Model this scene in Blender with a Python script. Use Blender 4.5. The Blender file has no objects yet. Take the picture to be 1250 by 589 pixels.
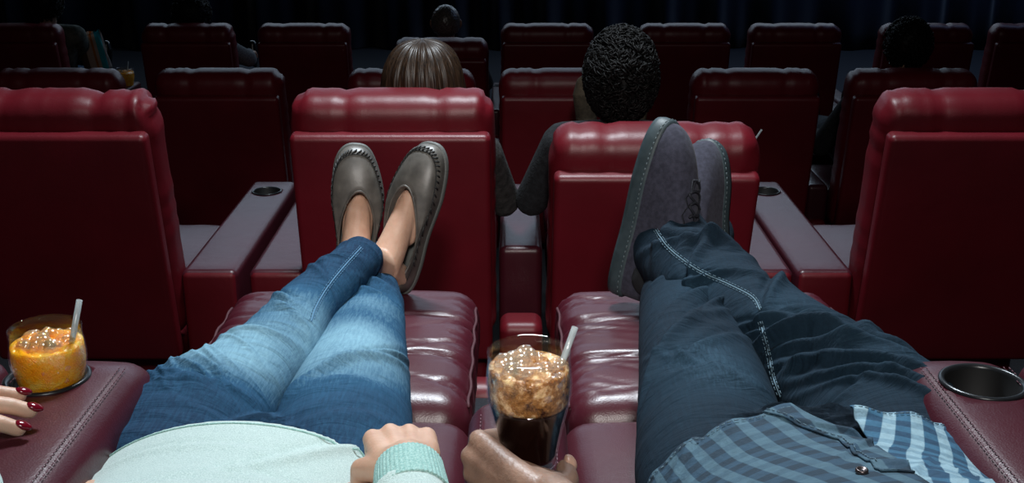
import bpy, bmesh, math, random
from mathutils import Vector, Matrix, Euler
from math import sin, cos, pi, sqrt, tan, atan2, exp

# ------------------------------------------------------------------ camera, light, exposure
S = bpy.context.scene
COL = S.collection
FPX = 1400.0                       # focal length in pixels of the 1250 px wide frame
PITCH = math.radians(18.4)
CAMZ = 2.0
cam_data = bpy.data.cameras.new('camera')
cam_data.sensor_width = 36
cam_data.lens = FPX / 1250 * 36
cam = bpy.data.objects.new('camera', cam_data)
cam.location = (0, 0, CAMZ)
cam.rotation_euler = (pi / 2 - PITCH, 0, 0)
COL.objects.link(cam)
S.camera = cam

def area(name, loc, target, size, size_y, power, color, spread=180):
    l = bpy.data.lights.new(name, 'AREA')
    l.shape = 'RECTANGLE'; l.size = size; l.size_y = size_y
    l.energy = power; l.color = color; l.spread = math.radians(spread)
    o = bpy.data.objects.new(name, l); COL.objects.link(o)
    o.location = loc
    o.rotation_euler = (Vector(target) - Vector(loc)).to_track_quat('-Z', 'Y').to_euler()
    return o
def spot(name, loc, target, power, color, deg, blend, radius):
    l = bpy.data.lights.new(name, 'SPOT')
    l.energy = power; l.color = color; l.spot_size = math.radians(deg); l.spot_blend = blend
    l.shadow_soft_size = radius
    o = bpy.data.objects.new(name, l); COL.objects.link(o)
    o.location = loc
    o.rotation_euler = (Vector(target) - Vector(loc)).to_track_quat('-Z', 'Y').to_euler()
    return o
# the glow of the cinema screen above the curtain, plus added unseen key, fill, spot and curtain lamps
area('screen_light', (0, 12.4, 4.4), (0, 2, 1.0), 9.0, 2.6, 125, (0.62, 0.80, 1.0))
area('key_light_front', (0, 3.3, 4.6), (0, 1.7, 1.2), 0.8, 0.5, 66, (0.84, 0.93, 1.0), 100)  # added overhead key for the legs, no fixture
area('fill_light_rear', (0.1, -0.9, 3.5), (0.0, 2.0, 1.0), 0.7, 0.5, 7, (1.0, 0.97, 0.93), 80)  # added weak fill from behind the camera
spot('rear_spot', (0.05, -1.2, 3.1), (0.04, 3.1, 0.82), 190, (1.0, 0.95, 0.9), 25, 0.8, 0.12)  # added spot, narrowed onto the two middle chair backs
area('curtain_light', (5.5, 9.5, 4.6), (5.0, 12.9, 1.2), 5.0, 0.5, 75, (0.35, 0.55, 1.0))
w = bpy.data.worlds.new('world'); S.world = w; w.use_nodes = True
w.node_tree.nodes['Background'].inputs[0].default_value = (0.25, 0.35, 0.5, 1)
w.node_tree.nodes['Background'].inputs[1].default_value = 0.0
S.view_settings.view_transform = 'Standard'
S.view_settings.look = 'None'
S.view_settings.exposure = 0.0
S.view_settings.gamma = 1.0
S.view_settings.use_curve_mapping = False
rnd = random.Random(7)

# ------------------------------------------------------------------ helpers
SP, CP = sin(PITCH), cos(PITCH)
def at_z(px, py, Z):               # the point at height Z that stands at this place of the photo
    up = (294.5 - py) / FPX
    dz = -SP + up * CP; dy = CP + up * SP
    t = (Z - CAMZ) / dz
    return Vector(((px - 625) / FPX * t, dy * t, Z)), t
def at_y(px, py, Y):
    up = (294.5 - py) / FPX
    dz = -SP + up * CP; dy = CP + up * SP
    t = Y / dy
    return Vector(((px - 625) / FPX * t, Y, CAMZ + dz * t)), t

def smooth(me):
    me.polygons.foreach_set('use_smooth', [True] * len(me.polygons))
def link(name, me, mat=None, parent=None):
    o = bpy.data.objects.new(name, me); COL.objects.link(o)
    if mat is not None:
        me.materials.clear(); me.materials.append(mat)
    if parent is not None: o.parent = parent
    return o
def obj_bm(name, bm, mat=None, parent=None, sm=True):
    me = bpy.data.meshes.new(name); bm.to_mesh(me); bm.free()
    if sm: smooth(me)
    return link(name, me, mat, parent)
def tag(o, label=None, cat=None, group=None, kind=None):
    if label: o['label'] = label
    if cat: o['category'] = cat
    if group: o['group'] = group
    if kind: o['kind'] = kind
    return o
def empty(name, loc, label=None, cat=None, group=None, rz=0):
    o = bpy.data.objects.new(name, None); COL.objects.link(o)
    o.location = loc; o.rotation_euler = (0, 0, rz); o.empty_display_size = 0.1
    return tag(o, label, cat, group)
def copy_tree(o, parent=None):
    c = o.copy(); COL.objects.link(c); c.parent = parent
    for ch in list(o.children):
        copy_tree(ch, c)
    return c

def grid(bm, P, cu=False, cv=False, cap0=False, cap1=False):
    """P[u][v] points"""
    V = [[bm.verts.new(p) for p in row] for row in P]
    nu, nv = len(V), len(V[0])
    for i in range(nu if cu else nu - 1):
        for j in range(nv if cv else nv - 1):
            a, b = V[i], V[(i + 1) % nu]
            try: bm.faces.new((a[j], a[(j + 1) % nv], b[(j + 1) % nv], b[j]))
            except ValueError: pass
    if cap0: bm.faces.new(V[0][::-1])
    if cap1: bm.faces.new(V[-1])
    return V

def cr(pts, n):
    """Catmull-Rom through tuples of floats -> n samples"""
    m = len(pts); out = []
    for k in range(n):
        t = k / (n - 1) * (m - 1); i = min(int(t), m - 2); f = t - i
        p0, p1, p2, p3 = pts[max(i - 1, 0)], pts[i], pts[i + 1], pts[min(i + 2, m - 1)]
        out.append(tuple(0.5 * (2 * b + (c - a) * f + (2 * a - 5 * b + 4 * c - d) * f * f + (-a + 3 * b - 3 * c + d) * f ** 3)
                         for a, b, c, d in zip(p0, p1, p2, p3)))
    return out

def tube_pts(st, nu, nv, disp=None, upv=Vector((0, 0, 1)), e=1.0, close=True, th0=0, th1=2 * pi):
    """st: (x,y,z,rx,ry) stations. theta 0 = side (+), pi/2 = top"""
    C = cr(st, nu)
    rows = []
    for i, c in enumerate(C):
        p = Vector(c[:3]); a = Vector(C[max(i - 1, 0)][:3]); b = Vector(C[min(i + 1, nu - 1)][:3])
        d = (b - a).normalized()
        s = d.cross(upv).normalized(); t = s.cross(d)
        row = []
        t_ = i / (nu - 1)
        for j in range(nv):
            th = th0 + (th1 - th0) * j / (nv if close else nv - 1)
            cs, sn = cos(th), sin(th)
            cs = math.copysign(abs(cs) ** e, cs); sn = math.copysign(abs(sn) ** e, sn)
            k = disp(t_, th) if disp else 0
            row.append(p + s * (c[3] + k) * cs + t * (c[4] + k) * sn)
        rows.append(row)
    return rows

def rbox(bm, c, size, r, cell=0.03, disp=None, M=None):
    """rounded box with dense grid; disp(u,v,w in -1..1, n)->vector offset"""
    hx, hy, hz = [s / 2 for s in size]; r = min(r, hx * .999, hy * .999, hz * .999)
    def axis(h):
        n = max(2, int((2 * (h - r)) / cell)); k = 3
        a = [-h + r * (1 - cos(pi / 2 * q / k)) * 0 + -0 for q in range(0)]
        lo = [-h + r * q / 3 for q in range(3)]
        mid = [-(h - r) + 2 * (h - r) * q / n for q in range(n + 1)]
        hi = [h - r * q / 3 for q in range(3)][::-1]
        return lo + mid + hi
    ax = [axis(hx), axis(hy), axis(hz)]
    cache = {}
    def vert(x, y, z):
        k = (round(x, 6), round(y, 6), round(z, 6))
        if k in cache: return cache[k]
        q = Vector((max(-hx + r, min(hx - r, x)), max(-hy + r, min(hy - r, y)), max(-hz + r, min(hz - r, z))))
        n = Vector((x, y, z)) - q
        # spherified direction
        if n.length > 1e-9:
            m = max(abs(n.x), abs(n.y), abs(n.z))
            n = Vector([tan(v / r * pi / 4) if r > 0 else v for v in n])
            n.normalize(); p = q + n * r
        else: p = q; n = Vector((0, 0, 1))
        if disp: p = p + disp(p.x / hx, p.y / hy, p.z / hz, n)
        if M: p = M @ p
        v = bm.verts.new(p + Vector(c) if not M else p + Vector(c)); cache[k] = v
        return v
    def face(a, b, f):
        for i in range(len(a) - 1):
            for j in range(len(b) - 1):
                vs = [f(a[i], b[j]), f(a[i + 1], b[j]), f(a[i + 1], b[j + 1]), f(a[i], b[j + 1])]
                if len(set(vs)) == 4:
                    try: bm.faces.new(vs)
                    except ValueError: pass
    face(ax[0], ax[1], lambda x, y: vert(x, y, hz)); face(ax[1], ax[0], lambda y, x: vert(x, y, -hz))
    face(ax[1], ax[2], lambda y, z: vert(hx, y, z)); face(ax[2], ax[1], lambda z, y: vert(-hx, y, z))
    face(ax[2], ax[0], lambda z, x: vert(x, hy, z)); face(ax[0], ax[2], lambda x, z: vert(x, -hy, z))
    bmesh.ops.recalc_face_normals(bm, faces=bm.faces[:])

def lathe(bm, prof, c, n=48, M=None, cap0=False, cap1=False):
    rows = []
    for r, z in prof:
        row = []
        for j in range(n):
            a = 2 * pi * j / n
            p = Vector((r * cos(a), r * sin(a), z))
            if M: p = M @ p
            row.append(p + Vector(c))
        rows.append(row)
    return grid(bm, rows, cv=True, cap0=cap0, cap1=cap1)

def path_tube(bm, pts, r, n=6, close=False):
    m = len(pts); rows = []
    for i, p in enumerate(pts):
        p = Vector(p)
        a = Vector(pts[i - 1 if close else max(i - 1, 0)]); b = Vector(pts[(i + 1) % m if close else min(i + 1, m - 1)])
        d = (b - a)
        d = d.normalized() if d.length > 1e-9 else Vector((0, 0, 1))
        h = Vector((0, 0, 1)) if abs(d.z) < .9 else Vector((0, 1, 0))
        s = d.cross(h).normalized(); t = s.cross(d)
        rr = r[i] if isinstance(r, (list, tuple)) else r
        rows.append([p + (s * cos(2 * pi * j / n) + t * sin(2 * pi * j / n)) * rr for j in range(n)])
    grid(bm, rows, cu=close, cv=True, cap0=not close, cap1=not close)

def dashes(bm, pts, seg, gap, r):
    """stitching: short capsules laid along a path"""
    acc = 0; cur = []; on = True
    pts = [Vector(p) for p in pts]
    dense = []
    for a, b in zip(pts, pts[1:]):
        n = max(1, int((b - a).length / (seg / 3)))
        for k in range(n): dense.append(a.lerp(b, k / n))
    L = 0
    i = 0; last = dense[0]; chunk = [last]
    for p in dense[1:]:
        L += (p - last).length
        if on: chunk.append(p)
        if on and L >= seg:
            if len(chunk) > 1: path_tube(bm, [chunk[0], chunk[-1]], r, 5)
            on = False; L = 0
        elif not on and L >= gap:
            on = True; L = 0; chunk = [p]
        last = p

def ball(bm, c, r, sub=2):
    M = Matrix.Translation(Vector(c)) @ (Matrix.Diagonal((*r, 1)) if isinstance(r, (tuple, list)) else Matrix.Scale(r, 4))
    bmesh.ops.create_icosphere(bm, subdivisions=sub, radius=1, matrix=M)
def chain(bm, pts):
    """pts: (Vector, r) - rounded cone chain"""
    for i, (p, r) in enumerate(pts):
        ball(bm, p, r, 2)
        if i:
            q, s = pts[i - 1]; p = Vector(p); q = Vector(q); d = p - q
            if d.length < 1e-6: continue
            M = Matrix.Translation((p + q) / 2) @ d.to_track_quat('Z', 'Y').to_matrix().to_4x4()
            bmesh.ops.create_cone(bm, cap_ends=True, segments=18, radius1=s * .99, radius2=r * .99, depth=d.length, matrix=M)

def remesh(bm, name, mat, voxel, smooth_it=4, parent=None, factor=0.5):
    me = bpy.data.meshes.new(name); bm.to_mesh(me); bm.free()
    o = bpy.data.objects.new(name + '_source', me); COL.objects.link(o)
    m = o.modifiers.new('r', 'REMESH'); m.mode = 'VOXEL'; m.voxel_size = voxel; m.use_smooth_shade = True
    if smooth_it:
        s = o.modifiers.new('s', 'SMOOTH'); s.factor = factor; s.iterations = smooth_it
    dg = bpy.context.evaluated_depsgraph_get()
    me2 = bpy.data.meshes.new_from_object(o.evaluated_get(dg))
    bpy.data.objects.remove(o); bpy.data.meshes.remove(me)
    me2.name = name; smooth(me2)
    return link(name, me2, mat, parent)

# ------------------------------------------------------------------ materials
def mat(name, col, rough=0.5, **kw):
    m = bpy.data.materials.new(name); m.use_nodes = True
    b = m.node_tree.nodes['Principled BSDF']
    b.inputs['Base Color'].default_value = (*col, 1); b.inputs['Roughness'].default_value = rough
    for k, v in kw.items(): b.inputs[k.replace('_', ' ')].default_value = v
    return m
def N(m, t): return m.node_tree.nodes.new(t)
def L(m, a, b): m.node_tree.links.new(a, b)
def BS(m): return m.node_tree.nodes['Principled BSDF']
def add_noise(m, scale, c1, c2, lo=.35, hi=.65, detail=4, stretch=None, bump=0, bscale=None, bdist=.002, rough=None):
    tc = N(m, 'ShaderNodeTexCoord'); src = tc.outputs['Object']
    if stretch:
        mp = N(m, 'ShaderNodeMapping'); mp.inputs['Scale'].default_value = stretch; L(m, src, mp.inputs[0]); src = mp.outputs[0]
    n = N(m, 'ShaderNodeTexNoise'); n.inputs['Scale'].default_value = scale; n.inputs['Detail'].default_value = detail
    L(m, src, n.inputs['Vector'])
    r = N(m, 'ShaderNodeValToRGB'); r.color_ramp.elements[0].position = lo; r.color_ramp.elements[1].position = hi
    r.color_ramp.elements[0].color = (*c1, 1); r.color_ramp.elements[1].color = (*c2, 1)
    L(m, n.outputs['Fac'], r.inputs[0]); L(m, r.outputs[0], BS(m).inputs['Base Color'])
    if bump:
        n2 = N(m, 'ShaderNodeTexNoise'); n2.inputs['Scale'].default_value = bscale or scale; n2.inputs['Detail'].default_value = 3
        L(m, tc.outputs['Object'], n2.inputs['Vector'])
        bp = N(m, 'ShaderNodeBump'); bp.inputs['Strength'].default_value = bump; bp.inputs['Distance'].default_value = bdist
        L(m, n2.outputs['Fac'], bp.inputs['Height']); L(m, bp.outputs[0], BS(m).inputs['Normal'])
    return m, r
def leather(name, c1, c2, rough, bump=.25, wr=0):
    m = mat(name, c1, rough); BS(m).inputs['Specular IOR Level'].default_value = .5
    tc = N(m, 'ShaderNodeTexCoord')
    n = N(m, 'ShaderNodeTexNoise'); n.inputs['Scale'].default_value = 5; L(m, tc.outputs['Object'], n.inputs['Vector'])
    r = N(m, 'ShaderNodeValToRGB'); r.color_ramp.elements[0].color = (*c1, 1); r.color_ramp.elements[1].color = (*c2, 1)
    r.color_ramp.elements[0].position = .3; r.color_ramp.elements[1].position = .7
    L(m, n.outputs['Fac'], r.inputs[0]); L(m, r.outputs[0], BS(m).inputs['Base Color'])
    v = N(m, 'ShaderNodeTexVoronoi'); v.inputs['Scale'].default_value = 420; L(m, tc.outputs['Object'], v.inputs['Vector'])
    n2 = N(m, 'ShaderNodeTexNoise'); n2.inputs['Scale'].default_value = 22; n2.inputs['Detail'].default_value = 3
    L(m, tc.outputs['Object'], n2.inputs['Vector'])
    b1 = N(m, 'ShaderNodeBump'); b1.inputs['Strength'].default_value = bump; b1.inputs['Distance'].default_value = .0006
    L(m, v.outputs['Distance'], b1.inputs['Height'])
    b2 = N(m, 'ShaderNodeBump'); b2.inputs['Strength'].default_value = .25 + wr; b2.inputs['Distance'].default_value = .004
    L(m, n2.outputs['Fac'], b2.inputs['Height']); L(m, b1.outputs[0], b2.inputs['Normal'])
    L(m, b2.outputs[0], BS(m).inputs['Normal'])
    return m
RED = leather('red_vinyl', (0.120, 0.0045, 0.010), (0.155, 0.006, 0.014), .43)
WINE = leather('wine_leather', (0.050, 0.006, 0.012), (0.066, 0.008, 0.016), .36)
BLACK = mat('black_plastic', (0.008, 0.008, 0.009), .25)
CUPIN = mat('matt_black_plastic', (0.003, 0.003, 0.0035), .65)
RING = mat('dark_metal', (0.022, 0.024, 0.027), .28, Metallic=.3)
THREAD_RED = mat('wine_thread', (0.05, 0.004, 0.01), .7)
FLOORM, _ = add_noise(mat('dark_carpet', (0.012, 0.013, 0.017), .95), 220, (0.006, 0.007, 0.010), (0.022, 0.024, 0.032), bump=.4, bdist=.004)
WALLM, _ = add_noise(mat('dark_wall', (0.01, 0.01, 0.012), .9), 4, (0.006, 0.006, 0.008), (0.009, 0.009, 0.012), bump=.2, bscale=60)
CURTM, _ = add_noise(mat('navy_velvet', (0.01, 0.02, 0.05), .85, Sheen_Weight=.3), 3, (0.008, 0.014, 0.034), (0.014, 0.024, 0.055), stretch=(1, 1, .1))
SKIN, _ = add_noise(mat('fair_skin', (.5, .3, .2), .48, Subsurface_Weight=.15, Subsurface_Scale=.01), 26, (0.50, 0.29, 0.20), (0.62, 0.39, 0.28), bump=.35, bscale=240, bdist=.0012)
BS(SKIN).inputs['Subsurface Radius'].default_value = (1, .35, .2)
SKIN2, _ = add_noise(mat('tan_skin', (.3, .17, .1), .45, Subsurface_Weight=.12, Subsurface_Scale=.01), 26, (0.19, 0.110, 0.078), (0.31, 0.19, 0.138), bump=.45, bscale=240, bdist=.0014)
BS(SKIN2).inputs['Subsurface Radius'].default_value = (1, .35, .2)

def denim(name, dark, mid, light, wear_highlight, weave=1500):
    m = mat(name, mid, .85); BS(m).inputs['Specular IOR Level'].default_value = .2
    tc = N(m, 'ShaderNodeTexCoord')
    mp = N(m, 'ShaderNodeMapping'); mp.inputs['Scale'].default_value = (26, 2.2, 26); L(m, tc.outputs['Object'], mp.inputs[0])
    n = N(m, 'ShaderNodeTexNoise'); n.inputs['Scale'].default_value = 12; n.inputs['Detail'].default_value = 6; n.inputs['Roughness'].default_value = .7
    L(m, mp.outputs[0], n.inputs['Vector'])
    n3 = N(m, 'ShaderNodeTexNoise'); n3.inputs['Scale'].default_value = 9; n3.inputs['Detail'].default_value = 4
    L(m, tc.outputs['Object'], n3.inputs['Vector'])
    at = N(m, 'ShaderNodeAttribute'); at.attribute_name = 'wear_highlight'
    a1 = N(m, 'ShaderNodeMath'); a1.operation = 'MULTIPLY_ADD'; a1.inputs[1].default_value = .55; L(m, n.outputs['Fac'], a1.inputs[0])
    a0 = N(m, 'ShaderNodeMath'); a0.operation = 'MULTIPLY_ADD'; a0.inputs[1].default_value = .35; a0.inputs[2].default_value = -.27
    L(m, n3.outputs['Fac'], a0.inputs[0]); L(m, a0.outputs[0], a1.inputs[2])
    a2 = N(m, 'ShaderNodeMath'); a2.operation = 'MULTIPLY_ADD'; a2.inputs[1].default_value = wear_highlight
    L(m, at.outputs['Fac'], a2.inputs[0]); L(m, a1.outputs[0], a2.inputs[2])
    r = N(m, 'ShaderNodeValToRGB'); e = r.color_ramp.elements
    e[0].position = .05; e[0].color = (*dark, 1); e[1].position = .95; e[1].color = (*light, 1)
    k = e.new(.42); k.color = (*mid, 1)
    L(m, a2.outputs[0], r.inputs[0]); L(m, r.outputs[0], BS(m).inputs['Base Color'])
    n2 = N(m, 'ShaderNodeTexNoise'); n2.inputs['Scale'].default_value = weave; L(m, tc.outputs['Object'], n2.inputs['Vector'])
    b = N(m, 'ShaderNodeBump'); b.inputs['Strength'].default_value = .5; b.inputs['Distance'].default_value = .0012
    L(m, n2.outputs['Fac'], b.inputs['Height']); 
    n4 = N(m, 'ShaderNodeTexNoise'); n4.inputs['Scale'].default_value = 9; n4.inputs['Detail'].default_value = 4; n4.inputs['Distortion'].default_value = .6; mp4 = N(m, 'ShaderNodeMapping'); mp4.inputs['Scale'].default_value = (1.2, 5.5, 1.2); mp4.inputs['Rotation'].default_value = (0, 0, .35); L(m, tc.outputs['Object'], mp4.inputs[0]); L(m, mp4.outputs[0], n4.inputs['Vector'])
    b4 = N(m, 'ShaderNodeBump'); b4.inputs['Strength'].default_value = .85; b4.inputs['Distance'].default_value = .010
    L(m, n4.outputs['Fac'], b4.inputs['Height']); L(m, b.outputs[0], b4.inputs['Normal'])
    L(m, b4.outputs[0], BS(m).inputs['Normal'])
    return m
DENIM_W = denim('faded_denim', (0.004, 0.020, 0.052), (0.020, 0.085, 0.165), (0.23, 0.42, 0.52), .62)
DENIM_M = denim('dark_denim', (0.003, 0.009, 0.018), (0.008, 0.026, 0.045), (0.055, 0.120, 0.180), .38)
SEAM_W = mat('denim_seam', (0.07, 0.18, 0.30), .8)
SEAM_M = mat('pale_thread', (0.10, 0.17, 0.22), .8)
SWEAT, _ = add_noise(mat('mint_knit', (.4, .55, .52), .9, Sheen_Weight=.3), 700, (0.36, 0.50, 0.48), (0.58, 0.71, 0.68), bump=.6, bscale=700, bdist=.002)
CUFFM, _ = add_noise(mat('mint_rib', (.3, .5, .48), .9), 500, (0.20, 0.40, 0.37), (0.40, 0.60, 0.56), bump=.4, bscale=700, bdist=.002)
FLAT, _ = add_noise(mat('taupe_leather', (.15, .14, .12), .42), 30, (0.066, 0.061, 0.055), (0.13, 0.120, 0.108), bump=.3, bscale=90, bdist=.001)
FLATSOLE = mat('grey_rubber', (0.10, 0.105, 0.10), .6)
THREAD_B = mat('black_thread', (0.012, 0.012, 0.012), .6)
SUEDE, _ = add_noise(mat('navy_suede', (.06, .06, .1), .95, Sheen_Weight=.04), 120, (0.020, 0.020, 0.034), (0.038, 0.038, 0.060), bump=.3, bscale=500, bdist=.001)
SOLEM, _ = add_noise(mat('slate_rubber', (.05, .08, .09), .55), 60, (0.026, 0.042, 0.049), (0.040, 0.060, 0.069))
LACE = mat('dark_lace', (0.010, 0.011, 0.018), .8)
SOCK = mat('black_sock', (0.008, 0.009, 0.012), .9)

# ------------------------------------------------------------------ the room
def slab(name, c, size, m, kind='structure'):
    bm = bmesh.new(); bmesh.ops.create_cube(bm, size=1, matrix=Matrix.Translation(c) @ Matrix.Diagonal((*size, 1)))
    o = obj_bm(name, bm, m, sm=False); o['kind'] = kind; return o
slab('floor', (0, 5, -.15), (20, 18.6, .2), FLOORM)
slab('floor.001', (0, 3.0, -.0), (20, 2.4 + 2.2, .599), FLOORM)      # row of the couple in front
slab('floor.002', (0, 5.0, -.01), (20, 3.2, .08), FLOORM)
slab('floor.003', (0, -.65, .38), (20, 6.3, .80), FLOORM)            # own platform
slab('ceiling', (0, 5, 5.45), (20, 18.6, .1), WALLM)
slab('wall_left', (-9.95, 5, 2.6), (.1, 18.6, 5.7), WALLM)
slab('wall_right', (9.95, 5, 2.6), (.1, 18.6, 5.7), WALLM)
slab('wall_front', (0, 13.9, 2.6), (20, .1, 5.7), WALLM)
slab('wall_back', (0, -3.75, 2.6), (20, .1, 5.7), WALLM)
bm = bmesh.new(); rbox(bm, (0, 2.53, .74), (8, .10, .13), .04, .3)
o = obj_bm('trim_1', bm, RED); o['kind'] = 'structure'

# curtain
bm = bmesh.new(); rows = []
for iz in range(5):
    z = -.04 + iz / 4 * 2.7; row = []
    for ix in range(1300):
        x = -9.6 + 19.2 * ix / 1299
        ph = x * 9.5 + 1.6 * sin(x * .9) + .8 * sin(x * 2.3 + 1)
        y = 13.1 + .11 * sin(ph) * (1 - .12 * iz / 4) + .05 * sin(ph * 2.1 + z * .4)
        row.append((x, y, z))
    rows.append(row)
grid(bm, rows)
bmesh.ops.solidify(bm, geom=bm.faces[:], thickness=.01)
tag(obj_bm('stage_curtain', bm, CURTM), 'dark navy pleated curtain hanging across the front of the room', 'curtain')

# ------------------------------------------------------------------ recliners of the rows ahead
def pucker(amp=.006, seed=0, n=26, zmin=.55):
    R = random.Random(seed)
    F = [(R.uniform(-1, 1), R.uniform(.05, .11), R.uniform(-.5, .5), R.uniform(.4, 1)) for _ in range(n)]
    return F
def head_cushion_disp(seed, hx):
    F = pucker(seed=seed); G = 3.6 if seed == 75 else 1.0
    def d(u, v, w, n):
        x = u * hx; k = 0
        top = max(0, min(1, (w - .62) / .25))
        for s in (-1, 1):
            k -= .016 * exp(-((u - s * .43) / .03) ** 2) * max(0, min(1, (w - .5) / .2))
        for a, wd, sl, am in F:
            if abs(a) > .55 or True:
                k -= .0042 * G * am * exp(-((u - a - sl * (w - .9)) / (wd * .35)) ** 2) * top * (.12 + u * u * 1.3)
        # corner wrinkles down the sides
        side = max(0, (abs(u) - .9) / .1)
        k += .0035 * sin(w * 23 + 3 * sin(w * 7 + seed)) * side * (.4 + .6 * max(0, w))
        k += .005 * (1 - u * u) * (1 - w * w)
        return n * k
    return d
def armrest_mesh(bm, x, y0, y1, wdt, ztop, zbot, r=.03, cell=.05):
    rbox(bm, (x, (y0 + y1) / 2, (ztop + zbot) / 2), (wdt, y1 - y0, ztop - zbot), r, cell)
def cut_hole(bm, name, m, parent, c, r, depth):
    """cut a real round hole for the cup holder"""
    me = bpy.data.meshes.new(name); bm.to_mesh(me); bm.free()
    o = bpy.data.objects.new('src', me); COL.objects.link(o)
    b2 = bmesh.new(); bmesh.ops.create_cone(b2, cap_ends=True, segments=48, radius1=r, radius2=r, depth=depth * 2, matrix=Matrix.Translation(c))
    m2 = bpy.data.meshes.new('cut'); b2.to_mesh(m2); b2.free(); o2 = bpy.data.objects.new('cut', m2); COL.objects.link(o2)
    md = o.modifiers.new('b', 'BOOLEAN'); md.operation = 'DIFFERENCE'; md.object = o2; md.solver = 'EXACT'
    dg = bpy.context.evaluated_depsgraph_get(); res = bpy.data.meshes.new_from_object(o.evaluated_get(dg))
    bpy.data.objects.remove(o); bpy.data.objects.remove(o2)
    res.name = name; smooth(res)
    return link(name, res, m, parent)
def cup_holder(parent, c, r, depth, n=48):
    bm = bmesh.new()
    prof = [(r + .000, -.004), (r + .004, .001), (r + .004, .003), (r + .001, .005), (r - .002, .004), (r - .004, .000), (r - .006, -depth), (0.001, -depth)]
    lathe(bm, prof, c, n)
    o = obj_bm('cup_holder', bm, RING, parent); o.data.materials.append(CUPIN)
    for p in o.data.polygons:
        if p.center.z < c[2] - .001: p.material_index = 1
    return o

def make_recliner(armw, seed, side, low=0.0, out=True):
    root = empty('recliner', (0, 0, 0))
    W = .54; tilt = math.radians(10 + low)
    R = Matrix.Rotation(tilt, 3, 'X')          # top leans back to -Y
    h = 1.02 - low * .008
    bm = bmesh.new(); rbox(bm, R @ Vector((0, 0, .30 + (h - .30) / 2)) + Vector((0, .02, 0)), (W, .055, h - .30), .018, .06, M=R)
    obj_bm('back_panel', bm, RED, root)
    bm = bmesh.new(); hc = h + .085 - .34
    rbox(bm, R @ Vector((0, .09, .34 + hc / 2)) + Vector((0, .02, 0)), (W + .02, .155, hc), .06, .018, head_cushion_disp(seed, W / 2), M=R)
    obj_bm('back_cushion', bm, RED, root)
    def sd(u, v, w, n):
        return n * (.010 * (1 - u * u) * (1 - v * v) * (1 if w > 0 else 0) + .004 * sin(u * 14 + sin(v * 5)) * max(0, abs(v) - .6))
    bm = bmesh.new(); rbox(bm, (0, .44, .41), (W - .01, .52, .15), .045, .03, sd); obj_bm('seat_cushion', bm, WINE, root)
    bm = bmesh.new()
    if out: rbox(bm, (0, .92, .47), (W - .01, .46, .11), .04, .03, sd, M=None)
    else: rbox(bm, (0, .71, .24), (W - .02, .09, .36), .035, .04)
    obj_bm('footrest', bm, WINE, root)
    bm = bmesh.new(); rbox(bm, (0, .35, .16), (W - .04, .62, .30), .02, .1); obj_bm('base', bm, RED, root)
    if side:
        ax = side * (W / 2 + armw / 2 + .006)
        bm = bmesh.new(); armrest_mesh(bm, ax, -.02, .98, armw - .006, .56, .0, .022)
        hr = min(.05, armw * .33)
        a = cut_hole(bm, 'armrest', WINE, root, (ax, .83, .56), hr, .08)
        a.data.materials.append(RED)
        for p in a.data.polygons:
            if p.normal.y < -.75: p.material_index = 1
        cup_holder(a, (ax, .83, .56), hr, .075)
    return root
def place(root, loc, label, group, rz=0):
    root.location = loc; root.rotation_euler.z = rz
    tag(root, label, 'chair', group); return root

protos = {}
def get_chair(armw, side, low, seed, out=True):
    k = (armw, side, low, out)
    if k in protos: return copy_tree(protos[k])
    r = make_recliner(armw, seed, side, low, out); protos[k] = r; return r
FA, FB, FC = .30, .03, -.05
YA, YB, YC = 3.17, 5.05, 7.10
rowA = [(-1.25, 1, 0, 'large red recliner at the left edge, nearest of the empty ones on that side'),
        (-.327, -1, 0, 'bright red recliner behind the crossed feet in taupe flats'),
        (.380, 1, 7, 'bright red recliner leaning back behind the crossed navy sneakers'),
        (1.28, -1, 0, 'large dark red recliner at the right edge in the nearest row ahead')]
for x, sd, low, lab in rowA:
    rt = get_chair(.172, sd, low, int(x * 100) + 200, x in (-.327, .380))
    place(rt, (x, YA - .0, FA), lab, 'recliners in the first row ahead')
rowB = [(-1.98, -1, 0, 'dark red recliner in the second row at the left edge, only its top showing'),
        (-1.275, 1, 0, 'empty dark red recliner in the second row, second from the left edge'),
        (-.44, -1, 0, 'red recliner partly hidden behind the brown bobbed hair'),
        (.224, 1, 0, 'red recliner in the second row partly hidden by the curly black head'),
        (1.06, -1, 0, 'empty dark red recliner in the second row right of the sneakers'),
        (1.743, 1, 0, 'dark red recliner in the second row with a dark haired head above its back')]
for x, sd, low, lab in rowB:
    rt = get_chair(.140, sd, low, int(x * 100) + 300, x == 1.743)
    place(rt, (x, YB, FB), lab, 'recliners in the second row ahead')
rowC = [(-3.02, 1, 0, 'dark recliner in the far row at the left edge, under the person in an olive jacket'),
        (-1.97, -1, 0, 'far row recliner with a dark head over it beside the orange drink'),
        (-1.266, 1, 0, 'empty dark recliner in the far row, third from the left edge'),
        (-.422, -1, 7, 'low leaning far row recliner with a grey haired head above it'),
        (.213, 1, 0, 'empty far row recliner just left of the curly black head'),
        (1.048, -1, 0, 'empty far row recliner just right of the curly black head'),
        (1.718, 1, 0, 'empty far row recliner directly under the blue curtain folds, third from the right'),
        (2.517, -1, 0, 'far row recliner partly hidden behind the dark haired head at right'),
        (3.19, 1, 0, 'far row recliner cut off by the right edge of the photo')]
for x, sd, low, lab in rowC:
    rt = get_chair(.118, sd, low, int(x * 100) + 500, x in (-3.02, -1.97, -.422))
    place(rt, (x, YC, FC), lab, 'recliners in the far row ahead')

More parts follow.
